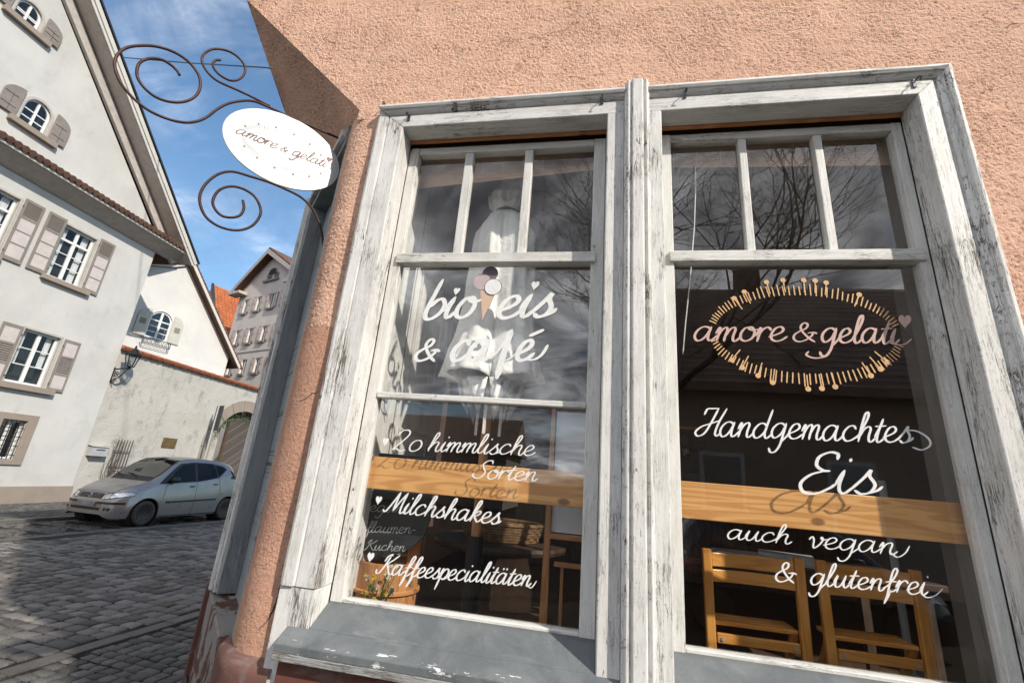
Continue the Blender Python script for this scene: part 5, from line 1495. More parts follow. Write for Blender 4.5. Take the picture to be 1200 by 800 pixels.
for i, (a, b, c, d) in enumerate(wins_lo):
    window_rect(h1, a, b, c, d, rows=3)
    MB().box(a-.055, a, -.02, .03, c-.02, d+.06).box(b, b+.055, -.02, .03, c-.02, d+.06).box(a-.0545, b+.0545, -.021, .029, d+.0, d+.0605).build('window_surround', M_eave, h1, bevel=.004)
    MB().box(a-.14, b+.30 if i == 0 else b+.14, -.13, .0, c-.18, c-.021).build('sill', M_sandstone, h1, bevel=.01)
    h1['xc'] = (a+b)/2
    pan = ((0.05,0.30), (0.68,0.94)); sl = (0.33, 0.64)
    shutter(h1, a-.53, a-.06, c-.05, d+.02, sl, pan); shutter(h1, b+.10, b+.55, c-.05, d+.02, sl, pan)
del h1['xc']
# cellar window: stone surround, bars
MB().box(-2.56, -2.421, -.05, .04, 1.06, 2.42).box(-1.839, -1.60, -.05, .04, 1.06, 2.42).box(-2.42, -1.84, -.05, .04, 2.241, 2.42).box(-2.42, -1.84, -.05, .04, 1.06, 1.199).build('cellar_surround', M_sandstone, h1, bevel=.012)
window_rect(h1, -2.42, -1.84, 1.20, 2.24, rows=1, y=.12)
m_ = MB()
for k in range(6): m_.cyl((-2.40+.105*k, .01, 1.12), (-2.40+.105*k, .01, 2.30), .010, n=6)
for k in range(4): m_.cyl((-2.46, .0, 1.32+.24*k), (-1.80, .0, 1.32+.24*k), .010, n=6)
m_.build('window_grille', M_blackiron, h1)
# gable windows, arched
for (a, b, c, d) in ((-4.82, -4.20, 9.96, 10.50), (-5.83, -5.27, 12.50, 12.86)):
    w0 = bpy.data.objects.new('arched_window', None); C.objects.link(w0); w0.parent = h1
    n = 10; cx0 = (a+b)/2; r = (b-a)/2
    def ring(r0, r1, y0, y1, z0, zs, mb):
        o = [(cx0+r1, z0)] + [(cx0+r1*math.cos(math.pi*k/n), zs+r1*math.sin(math.pi*k/n)) for k in range(n+1)] + [(cx0-r1, z0)]
        i_ = [(cx0-r0, z0)] + [(cx0-r0*math.cos(math.pi*k/n), zs+r0*math.sin(math.pi*k/n)) for k in range(n+1)] + [(cx0+r0, z0)]
        mb.prism(o + i_, y0, y1); return mb
    ring(r, r+.07, -.025, .02, c, d, MB()).build('surround', M_eave, w0)
    m_ = ring(r-.05, r, .04, .09, c+.04, d, MB())
    m_.box(a+.0, b-.0, .041, .09, c, c+.0395).box(cx0-.025, cx0+.025, .035, .09, c+.04, d+r-.03)
    m_.box(a+.05, cx0-.0255, .045, .085, d-.09, d-.06).box(cx0+.0255, b-.05, .045, .085, d-.09, d-.06).box(a+.05, cx0-.0255, .045, .085, c+.22, c+.25).box(cx0+.0255, b-.05, .045, .085, c+.22, c+.25)
    m_.build('frame', M_winwhite, w0)
    MB().prism(arch(a+.01, b-.01, c+.01, d), .065, .07).build('pane', M_paneglass, w0)
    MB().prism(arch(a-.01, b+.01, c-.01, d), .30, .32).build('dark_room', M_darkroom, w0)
    MB().box(a-.20, b+.34, -.12, .0, c-.16, c-.001).build('sill', M_sandstone, h1, bevel=.01)
    for s in (-1, 1):
        x0 = a-.07-.44 if s < 0 else b+.09
        x1 = x0+.42
        H = d+r-c
        pl_ = [(x0, c+.02), (x1, c+.02)]
        for k in range(9):
            u = k/8*math.pi/2
            if s > 0: pl_.append((x1-.42+.42*math.cos(u), d+(H-(d-c))*math.sin(u)))
            else: pl_.append((x0+.42-.42*math.cos(math.pi/2-u), d+(H-(d-c))*math.sin(math.pi/2-u)))
        sh_ = MB().prism(pl_, -.065, -.03).build('shutter', M_taupe, h1, bevel=.005)
        MB().box(x0+.02, x1-.06, -.078, -.0655, c+.20, c+.235).build('cross_ledge', M_taupe, sh_); MB().box(x0+.02, x1-.10, -.078, -.0655, d-.02, d+.015).build('cross_ledge', M_taupe, sh_)
        MB().box((x0+x1)/2-.004, (x0+x1)/2+.004, -.0665, -.0652, c+.03, d+.05).build('board_joint', M_blackiron, sh_)

# ------------------------------------------------------------------ GARDEN WALL with arch, same line
gw = facade('garden_wall', 'tall stained plaster wall with red tile coping and a stone archway', 'wall', (-15.75, 12.0, 0), -3.65)
garch = [(5.15, 0.0)] + [(6.95-1.80*math.cos(math.pi*k/20), 2.05+1.80*math.sin(math.pi*k/20)) for k in range(21)] + [(8.75, 0.0)]
outer = [(0.004, 0), (5.15, 0)] + garch[1:-1] + [(8.75, 0), (12.0, 0), (12.0, 4.92), (0.004, 4.96)]
MB().prism(outer, 0.06, 0.45).build('wall', M_gardenwall, gw)
# individual voussoirs of the archway
nv_ = 9
for k in range(-3, nv_+3):
    if 0 <= k < nv_:
        a0 = math.pi*k/nv_+.006; a1 = math.pi*(k+1)/nv_-.006; P = []
        for a in np.linspace(a0, a1, 5): P.append((6.95-1.79*math.cos(a), 2.05+1.79*math.sin(a)))
        for a in np.linspace(a1, a0, 5): P.append((6.95-2.30*math.cos(a), 2.05+2.30*math.sin(a)))
    elif k < 0: P = rect(4.66+.0, 5.16, 2.05+k*.68+.006, 2.05+(k+1)*.68-.006)
    else: P = rect(8.74, 9.24, 2.05-(k-nv_+1)*.68+.006, 2.05-(k-nv_)*.68-.006)
    MB().prism(P, .015, .30).build('arch_stone', M_sandstone, gw, bevel=.012)
# coping tiles: one row of clay tiles each side of the ridge
tm = MB().tube([(0, -.16, -.05), (0, .0, .02), (0, .16, .06)], [.066, .062, .056], 8)
tile_me = None
for k in range(96):
    x = 0.06+.125*k
    if tile_me is None:
        o = tm.build('coping_tile', M_tile, gw); tile_me = o.data
    else:
        o = bpy.data.objects.new('coping_tile', tile_me); C.objects.link(o); o.parent = gw
    o.location = (x, .07+.01*math.sin(k*3.3), 5.0+.008*math.sin(k*1.7)+.003*k/9); o.rotation_euler = (0, .05*math.sin(k*2.3), .06*math.sin(k*4.1))
    o.scale = (1, 1, 1)
MB().box(0.01, 12.0, .03, .5, 4.96, 4.985).build('coping_bed', M_tile, gw)
MB().prism([(.16, 4.99), (.5, 4.99), (.5, 5.08), (.30, 5.14)], .02, 12.0, axis='x').build('coping_ridge', M_tile_dark, gw)
# gate: dark board fence style with diagonal slats
gt = facade('wooden_gate', 'dark weathered wooden gate with diagonal slats in the stone archway', 'gate', (-15.75, 12.0, 0), -3.65)
MB().box(6.20, 6.32, .28, .38, 0, 3.62).build('gate_post', M_darkwood, gt, grain='z', bevel=.006)
M_oldwood = wood_mat('grey weathered wood', (0.075,0.06,0.052), (0.15,0.125,0.11), 0.8, knots=False)
for k in range(26):
    z = .05+.165*k
    P = [(6.33, z), (8.7, z+1.55), (8.7, z+1.65), (6.33, z+.12)]
    P = [(a, b) for a, b in P]
    zc_ = 2.05+1.80
    if z > 3.35: continue
    # cut each slat at the arch line
    xe = 8.7
    for s in range(60):
        x = 6.33+(8.7-6.33)*s/59; zz = z+.12+1.53*s/59
        lim = 2.05+math.sqrt(max(1.78**2-(x-6.95)**2, 0))
        if zz > lim: xe = x; break
    if xe < 6.5: continue
    f = (xe-6.33)/(8.7-6.33)
    MB().prism([(6.33, z), (xe, z+1.55*f), (xe, z+1.53*f+.12), (6.33, z+.12)], .31, .335).build('slat', M_oldwood, gt, bevel=.004)
MB().box(6.33, 8.7, .336, .36, 0, 2.2).prism([(6.33, 2.2), (8.7, 2.2)] + [(6.95+1.75*math.cos(a), 2.05+1.75*math.sin(a)) for a in np.linspace(.09, 1.92, 12)], .336, .36).build('gate_backing', M_darkwood, gt)
MB().box(5.16, 6.195, .60, .75, 0, 3.4).build('inner_wall', M_gardenwall, gw)
# ivy tuft in the arch
iv = facade('ivy', 'green leafy ivy hanging inside the top of the archway', 'plant', (-15.75, 12.0, 0), -3.65)
rng = random.Random(8); m_ = MB()
for k in range(420):
    a = rng.uniform(1.0, 2.9); rr_ = 1.80-abs(rng.gauss(0, .13))-.02
    c = Vector((6.95+rr_*math.cos(a), rng.uniform(.10, .28), 2.05+rr_*math.sin(a)-rng.random()**2*.25))
    if k < 170: c = Vector((5.75+rng.gauss(0, .16), rng.uniform(.06, .25), 3.15+rng.gauss(0, .17)))
    e = Vector((rng.uniform(-1,1), rng.uniform(-1,.2), rng.uniform(-1,1))).normalized()*rng.uniform(.03, .055); s = e.cross(Vector((rng.uniform(-1,1), -1, rng.uniform(-1,1)))).normalized()*.028
    m_.add([c, c+e*.6+s, c+e*1.2, c+e*.6-s], [(0,1,2,3)])
o = m_.build('leaves', M_leaf, iv)
MB().tube([(5.5,.2,2.9),(5.75,.2,3.15),(6.1,.2,3.55),(6.7,.2,3.72),(7.4,.2,3.7)], .012, 5).build('stem', M_bark, iv)
# wall furniture
ln = facade('wall_lantern', 'black wrought iron lantern on a scrolled wall bracket by the white house', 'lantern', (-15.75, 12.0, 0), -3.65)
def scroll_pts(cx, cz, r0, r1, a0, a1, y, n=24):
    return [(cx+(r0+(r1-r0)*k/n)*math.cos(a0+(a1-a0)*k/n), y, cz+(r0+(r1-r0)*k/n)*math.sin(a0+(a1-a0)*k/n)) for k in range(n+1)]
# bracket stands out from the wall; arm runs forward (-y) and slightly right
BRK = Matrix(((0.12, 0, 0, 0.06), (-0.92, 1, 0, 0.05), (0, 0, 1, 0), (0, 0, 0, 1)))
m_ = MB().tube([(0, 0, 3.78), (0, 0, 4.30)], .030, 6).tube([(0, 0, 4.22), (.25, 0, 4.27), (.50, 0, 4.30)], .024, 6)
m_.tube([(0, 0, 3.85), (.16, 0, 3.90), (.30, 0, 4.02), (.40, 0, 4.16), (.48, 0, 4.28)], .022, 6)
m_.tube([(.14+(.10-.09*k/20)*math.cos(k*.5), 0, 4.06+(.10-.09*k/20)*math.sin(k*.5)) for k in range(21)], .015, 5)
m_.tube([(.10+(.07-.06*k/16)*math.cos(k*.5+2), 0, 3.80+(.07-.06*k/16)*math.sin(k*.5+2)) for k in range(17)], .015, 5)
m_.v = [tuple(BRK @ Vector(p)) for p in m_.v]
m_.build('bracket', M_blackiron, ln)
lx, ly = 0.06+.50*.12+.21, 0.05-.50*.92
T = Matrix.Translation((lx-.20, ly, 0))
def hexring(r, z): return [(r*math.cos(math.pi/3*k+.3), r*math.sin(math.pi/3*k+.3), z) for k in range(6)]
m_ = MB()
bot, top_ = hexring(.115, 4.36), hexring(.20, 4.76)
for k in range(6): m_.tube([bot[k], top_[k]], .015, 5, T=T)
m_.tube(bot+[bot[0]], .012, 5, T=T).tube(top_+[top_[0]], .014, 5, T=T)
m_.lathe([(.02, 4.27), (.05, 4.30), (.035, 4.33), (.115, 4.36)], 6, T=T)
m_.build('lantern_frame', M_blackiron, ln)
MB().lathe([(.245, 4.765), (.21, 4.81), (.11, 4.90), (.09, 4.97), (.03, 5.0), (.035, 5.05), (.005, 5.11)], 6, T=T).build('lantern_roof', M_blackiron, ln)
MB().add([p for p in bot]+[p for p in top_], [(k, (k+1) % 6, 6+(k+1) % 6, 6+k) for k in range(6)], T).build('lantern_glass', M_paneglass, ln)
mbx = facade('mailbox', 'pale grey metal mailbox on the stained wall beside the white house', 'mailbox', (-15.75, 12.0, 0), -3.65)
MB().box(.12, .66, -.14, .055, 1.42, 1.70).build('box', M_mailbox, mbx, bevel=.008)
MB().prism([(-.17, 1.705), (.055, 1.745), (.055, 1.76), (-.17, 1.72)], .09, .69, axis='x').build('lid', M_mailbox, mbx, bevel=.003)
MB().box(.24, .54, -.144, -.1405, 1.60, 1.63).build('slot', M_blackiron, mbx)
MB().cyl((.39, -.146, 1.52), (.39, -.1405, 1.52), .012, n=8).build('lock', M_blackiron, mbx)
trl = facade('garden_trellis', 'small grey wooden trellis leaning on the wall with a dry climber', 'trellis', (-15.75, 12.0, 0), -3.65)
for k in range(6):
    x = .98+.105*k
    MB().box(x, x+.03, -.03, -.01, .35, 2.0+.02*(k % 2)).build('slat', M_oldwood, trl, bevel=.003)
for z in (.6, 1.1, 1.6):
    MB().box(.95, 1.56, -.009, .01, z, z+.03).build('rail', M_oldwood, trl, bevel=.003)
m_ = MB(); rng = random.Random(6)
for k in range(16):
    p = Vector((.98+rng.uniform(-.05,.15), -.02, .1)); pts = [p.copy()]
    for s in range(8):
        p += Vector((rng.uniform(-.09,.085), rng.uniform(-.02,.015), rng.uniform(.16,.28))); pts.append(p.copy())
    m_.tube(pts, [.012-.0012*i for i in range(9)], 4)
    if k < 9:
        q = pts[-1]; m_.tube([q, q+Vector((-.1, -.03, .08)), q+Vector((-.2, -.02, .0))], .004, 4)
tag(m_.build('dry_climber', M_bark, None), 'leafless brown climber growing up the left side of the trellis', 'plant'); bpy.data.objects['dry_climber'].matrix_world = trl.matrix_basis.copy()
bpy.data.objects['dry_climber'].location = trl.location; bpy.data.objects['dry_climber'].rotation_euler = trl.rotation_euler
plq = facade('wall_plaque', 'square bronze coloured plaque on the stained wall above the car', 'plaque', (-15.75, 12.0, 0), -3.65)
MB().box(2.77, 3.40, .03, .058, 1.87, 2.24).build('plate', M_brass, plq, bevel=.004)
m_ = MB()
for k in range(5): m_.box(2.83, 3.34-.05*(k % 2), .0275, .0295, 2.17-.06*k, 2.178-.06*k)
m_.build('worn_lines', M_tile_dark, plq)
ps = facade('street_sign', 'grey street sign on a pole seen almost edge on beside the archway', 'sign', (-15.75, 12.0, 0), -3.65)
MB().cyl((4.33, -.55, 0), (4.33, -.55, 3.78), .032, n=10).build('pole', M_mailbox, ps)
Tq = Matrix.Translation((4.36, -.55, 0)) @ Matrix.Rotation(R(62), 4, 'Z')
MB().box(-.30, .30, -.075, -.035, 2.72, 3.76, T=Tq).build('sign_plate', M_zinc, ps, bevel=.006)
MB().box(-.27, .27, -.081, -.0755, 3.26, 3.72, T=Tq).box(-.27, .27, -.081, -.0755, 2.76, 3.20, T=Tq).build('sign_face', M_taupe, ps)
m_ = MB()
for z in (2.86, 2.98, 3.08, 3.45): m_.box(-.18, .17, -.085, -.0815, z, z+.05, T=Tq)
m_.build('sign_marks', M_signwhite, ps)

# ------------------------------------------------------------------ HOUSE TWO (bright white gable behind the wall)
h2o = Matrix.Rotation(TH_ := R(10.9117), 3, 'Z') @ Vector((-16.176, 15.139, 0))
h2 = facade('white_house', 'bright white gabled house with an arched window behind the garden wall', 'house', h2o, 25-10.9117)
oa = arch(2.74, 3.60, 6.16, 6.93, 12)
outer = [(-0.2, 0), (6.55, 0), (6.55, 6.0), (6.30, 6.42), (3.2, 10.0), (0.6, 7.0), (-0.2, 7.0)]
outer = [(1.6, 0), (6.35, 0), (6.35, 6.25), (3.15, 10.05), (1.6, 8.4)]
wall_poly(outer, [oa], .18).build('wall', M_house2_white, h2)
MB().box(1.6, 6.35, .5, 8, 0, 6.2).prism([(1.6, 6.2), (6.35, 6.2), (3.15, 10.0), (1.6, 8.35)], .5, 8).build('wall_body', M_house2_white, h2)
MB().prism([(3.15, 10.05), (6.75, 5.80), (6.80, 5.98), (3.18, 10.28)], -.35, 8.3).prism([(3.15, 10.05), (3.18, 10.28), (1.2, 8.25), (1.25, 8.05)], -.35, 8.3).build('roof', M_tile_dark, h2)
MB().prism([(3.17, 10.0), (6.74, 5.78), (6.82, 5.98), (3.20, 10.26)], -.40, -.351).build('bargeboard', M_barge, h2)
m_ = MB()
for k in range(34):
    f = k/33; x, z = lin(3.25, 6.85, f), lin(10.30, 6.02, f)
    m_.tube([(x-.04, -.36, z-.10), (x+.07, -.36, z-.225)], [.055, .07], 6); 
o = m_.build('verge_tiles', M_tile_dark, h2)
w0 = bpy.data.objects.new('arched_window', None); C.objects.link(w0); w0.parent = h2
cx0, r = 3.17, .43; n = 12
def ring2(r0, r1, y0, y1, z0, zs, mb):
    o = [(cx0+r1, z0)] + [(cx0+r1*math.cos(math.pi*k/n), zs+r1*math.sin(math.pi*k/n)) for k in range(n+1)] + [(cx0-r1, z0)]
    i_ = [(cx0-r0, z0)] + [(cx0-r0*math.cos(math.pi*k/n), zs+r0*math.sin(math.pi*k/n)) for k in range(n+1)] + [(cx0+r0, z0)]
    return mb.prism(o + i_, y0, y1)
m_ = ring2(r-.065, r, .05, .11, 6.22, 6.93, MB())
m_.box(cx0-r, cx0+r, .051, .11, 6.16, 6.2195).box(cx0-.04, cx0+.04, .045, .11, 6.22, 7.30).box(cx0-r+.066, cx0-.041, .05, .1, 6.90, 6.95).box(cx0+.041, cx0+r-.066, .05, .1, 6.90, 6.95)
for z in (6.42, 6.66):
    m_.box(cx0-r+.066, cx0-.041, .055, .1, z, z+.03).box(cx0+.041, cx0+r-.066, .055, .1, z, z+.03)
m_.build('frame', M_winwhite, w0)
MB().prism(arch(2.75, 3.59, 6.17, 6.93, 12), .08, .085).build('pane', M_paneglass, w0)
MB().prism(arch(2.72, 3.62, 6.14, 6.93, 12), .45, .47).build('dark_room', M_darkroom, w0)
M_cream = simple('cream shutter paint', (0.50,0.49,0.43), 0.6, var=.05)
for s in (-1, 1):
    x0 = 2.30 if s < 0 else 3.62
    pl_ = [(x0, 6.14), (x0+.42, 6.14)]
    for k in range(9):
        u = k/8*math.pi/2
        pl_.append((x0+.42*math.cos(u), 6.93+.40*math.sin(u)) if s > 0 else (x0+.42-.42*math.sin(u), 6.93+.40*math.cos(u)))
    sh_ = MB().prism(pl_, -.05, -.02).build('shutter', M_cream, h2, bevel=.005)
    MB().box(x0+.10, x0+.32, -.055, -.0505, 6.62, 6.86).build('shutter_opening', M_taupe, sh_)
bal = MB().tube([(2.66, -.20, 6.10), (3.68, -.20, 6.10)], .016, 6).tube([(2.66, -.20, 5.84), (3.68, -.20, 5.84)], .014, 6)
for x in (2.66, 3.68): bal.tube([(x, 0, 6.10), (x, -.20, 6.10), (x, -.20, 5.84), (x, 0, 5.84)], .014, 6)
for k in range(7): bal.tube([(2.74+.14*k+.05*math.cos(a), -.20, 5.97+.085*math.sin(a)) for a in np.linspace(0, 6.28, 10)], .008, 5)
bal.build('window_box_rail', M_blackiron, h2)
MB().tube([(2.0, -.42, 8.95), (2.9, -.46, 9.75)], .06, 8).build('gutter', M_zinc, h2)

# ------------------------------------------------------------------ HOUSE FOUR (tall rose gable) and the orange roof
import math as _m
def rayp(azd, dist, z=0):
    return Vector((math.sin(R(azd))*dist, math.cos(R(azd))*dist, z))
h4 = facade('rose_house', 'tall pale rose gabled townhouse with rows of shuttered windows', 'house', rayp(-32.92-10.91, 32), 122-10.91)
h4w = []
rows4 = [(11.38, 10.27), (9.30, 8.20), (7.32, 6.29)]
for r_, (zt, zb) in enumerate(rows4):
    for c_ in range(4):
        xc = .43+1.44*c_ - (0 if r_ < 2 else -.15)
        h4w.append((xc-.27, xc+.27, zb+.10, zt-.05, r_, c_))
holes = [rect(a, b, c, d) for a, b, c, d, _, _ in h4w] + [rect(1.95, 3.35, 12.35, 12.72)]
outer = [(-.62, 0), (5.9, 0), (5.9, 11.8), (5.2, 12.2), (2.35, 14.1), (-.62, 11.8)]
outer = [(-.62, 0), (6.2, 0), (6.2, 11.75), (2.30, 14.15), (-.62, 12.0)]
wall_poly(outer, holes, .14).build('wall', M_pinkhouse, h4)
MB().box(-.62, 6.2, .5, 9, 0, 11.7).build('wall_body', M_pinkhouse, h4)
MB().prism([(2.30, 14.05), (2.30, 14.45), (-.85, 12.17), (-.75, 11.97)], -.45, 6).prism([(2.30, 14.05), (2.30, 14.45), (6.9, 11.65), (6.8, 11.4)], -.45, 9).build('roof', M_tile_dark, h4)
MB().prism([(2.30, 14.0), (2.30, 14.30), (-1.02, 11.9), (-.95, 11.7)], -.50, -.451).prism([(2.30, 14.0), (2.30, 14.30), (6.85, 11.55), (6.8, 11.35)], -.50, -.451).build('bargeboard', M_eave, h4)
MB().box(-1.1, .25, -.55, -.01, 11.62, 11.80).build('eave_return', M_eave, h4, bevel=.02)
MB().box(4.9, 6.8, -.55, -.01, 11.55, 11.75).build('eave_return', M_eave, h4, bevel=.02)
MB().box(3.4, 4.0, 1.5, 2.1, 13.0, 14.9).box(3.34, 4.06, 1.44, 2.16, 14.75, 14.85).build('chimney', M_sandstone, h4, bevel=.02)
M_rosesh = simple('faded rose shutter', (0.36,0.27,0.235), 0.7, var=.15)
for a, b, c, d, r_, c_ in h4w:
    window_rect(h4, a, b, c, d, rows=2, y=.06, fw_=.04, bar=.02)
    MB().box(a-.06, b+.06, -.10, .0, c-.12, c-.005).build('sill', M_taupe, h4)
    if not (r_ == 2 and c_ == 1):
        for x0 in (a-.30, b+.03):
            sh_ = MB().box(x0, x0+.27, -.05, -.02, c-.02, d+.02).build('shutter', M_rosesh, h4, bevel=.004)
            MB().box(x0+.05, x0+.22, -.056, -.0505, c+.08, c+.42).box(x0+.05, x0+.22, -.056, -.0505, c+.50, d-.07).build('shutter_panel', M_taupe_light, sh_)
w4 = window_rect(h4, 1.95, 3.35, 12.35, 12.72, rows=1, y=.05, fw_=.04)
MB().prism([(2.2, 12.721), (3.1, 12.721)] + [(2.65+.45*math.cos(math.pi*k/10), 12.721+.38*math.sin(math.pi*k/10)) for k in range(11)], -.03, .0).build('lunette', M_darkroom, h4)
MB().tube([(2.65+.47*math.cos(math.pi*k/12), -.04, 12.73+.40*math.sin(math.pi*k/12)) for k in range(13)], .04, 6).build('lunette_surround', M_eave, h4)
MB().box(1.85, 3.45, -.12, .0, 12.22, 12.345).build('sill', M_taupe, h4)
MB().box(-.62, 6.2, -.03, .0, 7.70, 7.76).build('string_course', M_eave, h4)

h3 = thing('orange_roofed_house', 'narrow house with a steep orange tiled roof between two gables', 'house', (0, 0, 0))
# roof plane facing the street corner; left verge towards the bright white house
def pz(azd, eld, dist):
    p = rayp(azd, dist); p.z = 1.8 + math.tan(R(eld))*dist; return p
TL = pz(-36.15-10.91, 17.2, 37); TRr = pz(-31.5-10.91, 16.0, 38.5)
dn = Vector((TRr.x-TL.x, TRr.y-TL.y, 0)).normalized(); nrm_ = Vector((dn.y, -dn.x, 0))
down = (nrm_*-0 + (-Vector((0, 0, 1)))*1.0)
fr = Vector((dn.y, -dn.x, 0)); fr = fr if fr.dot(-TL) > 0 else -fr
slope = (fr*0.62 - Vector((0, 0, 1))).normalized()
BL = TL + slope*9.0 - dn*.1; BR = TRr + slope*9.0
MB().add([TL, TRr, BR, BL, TL+Vector((0,0,.15)), TRr+Vector((0,0,.15)), BR+Vector((0,0,.15)), BL+Vector((0,0,.15))], [(0,1,2,3),(7,6,5,4),(0,4,5,1),(1,5,6,2),(2,6,7,3),(3,7,4,0)]).build('roof_boards', M_tile_dark, h3)
m_ = MB(); sn = slope.cross(dn).normalized(); sn = sn if sn.z > 0 else -sn
W = (TRr-TL).length; nrow = 36; ncol = int(W/.24)
for i in range(nrow):
    a = TL + slope*(.25*i) + Vector((0, 0, .16))
    for j in range(ncol):
        p = a + dn*(j*W/ncol + .02*((i % 2)))
        q = p + dn*(W/ncol*.93)
        e = slope*.27
        m_.add([p, q, q+e+sn*.035, p+e+sn*.035, p-sn*.01+e, q-sn*.01+e], [(0,1,2,3),(3,2,5,4)])
o = m_.build('roof_tiles', M_tile_orange, h3); o['kind'] = 'stuff'
# left gable of that house in shade, body
bk = TL - fr*4.0 + slope*0
GB = Vector((TL.x, TL.y, 0))
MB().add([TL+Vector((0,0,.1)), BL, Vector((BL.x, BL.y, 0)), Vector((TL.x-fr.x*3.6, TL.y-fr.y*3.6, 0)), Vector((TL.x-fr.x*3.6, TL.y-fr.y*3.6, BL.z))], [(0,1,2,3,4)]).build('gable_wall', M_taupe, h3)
MB().add([Vector((BL.x,BL.y,0))-fr*.2, Vector((BR.x,BR.y,0))-fr*.2, BR-fr*.2, BL-fr*.2], [(0,1,2,3)]).build('front_wall', M_pinkhouse, h3)
dw_ = MB().add([TL+Vector((0,0,.25))-dn*.12, BL+Vector((0,0,.25))-dn*.12, BL+Vector((0,0,.02))-dn*.12, TL+Vector((0,0,.02))-dn*.12,
                TL+Vector((0,0,.25))+dn*.05, BL+Vector((0,0,.25))+dn*.05, BL+Vector((0,0,.02))+dn*.05, TL+Vector((0,0,.02))+dn*.05], [(0,1,2,3),(7,6,5,4),(0,4,5,1),(1,5,6,2),(2,6,7,3),(3,7,4,0)])
dw_.build('verge_board', M_zinc, h3)
# overhead cable
cbl = MB().tube([(-22.0, 17.0, 17.6), (-14.0, 12.2, 15.0), (-8.0, 8.6, 13.2), (-2.2, 5.2, 11.9)][::-1], .02, 5)
CABLE = [(-20.545, 10.339, 16.629), (-18.924, 10.205, 16.169), (-13.212, 9.024, 13.805), (-8.23, 7.299, 11.081), (-2.0, 5.5, 7.5)]
# ------------------------------------------------------------------ CAR
M_car = None
mC, nC = newmat('silver car paint'); g = NT(nC)
tcC = g.n('ShaderNodeTexCoord').outputs['Object']
dn_ = g.noise(tcC, 3.0, 7, 0.65)
colC = g.mix(g.ramp(dn_, .35, .75, 0, .35), (0.34,0.322,0.312), (0.27,0.255,0.245))
g.out(colC, g.ramp(dn_, .3, .7, .26, .40), 0.55, g.noise(tcC, 300, 2, .5), 0.02, 0.001, 0.5, 0.4)
M_car = mC
M_carblack = simple('black trim plastic', (0.02,0.02,0.022), 0.5, var=.1, bump=.05)
M_tyre = simple('dusty tyre', (0.065,0.053,0.046), 0.9, var=.3, scale=12)
M_rim = simple('dark steel rim', (0.045,0.042,0.040), 0.5, 0.5, var=.3)
M_chrome = simple('chrome', (0.6,0.6,0.62), 0.15, 1.0, var=.02, bump=0)
M_lamp = simple('headlamp lens', (0.72,0.73,0.72), 0.2, 0.5, var=.45, scale=30, bump=.3, bscale=90, coat=1.0)
M_plate = simple('blurred number plate', (0.26,0.25,0.27), 0.7, var=.25, scale=4)
M_carglass = glass_mat('car glass', 1.45, (0.10,0.11,0.11), False)
M_screen = glass_mat('windscreen', 2.0, (0.35,0.40,0.38), False)
M_tail = simple('tail lamp', (0.30,0.02,0.02), 0.2, coat=1.0)

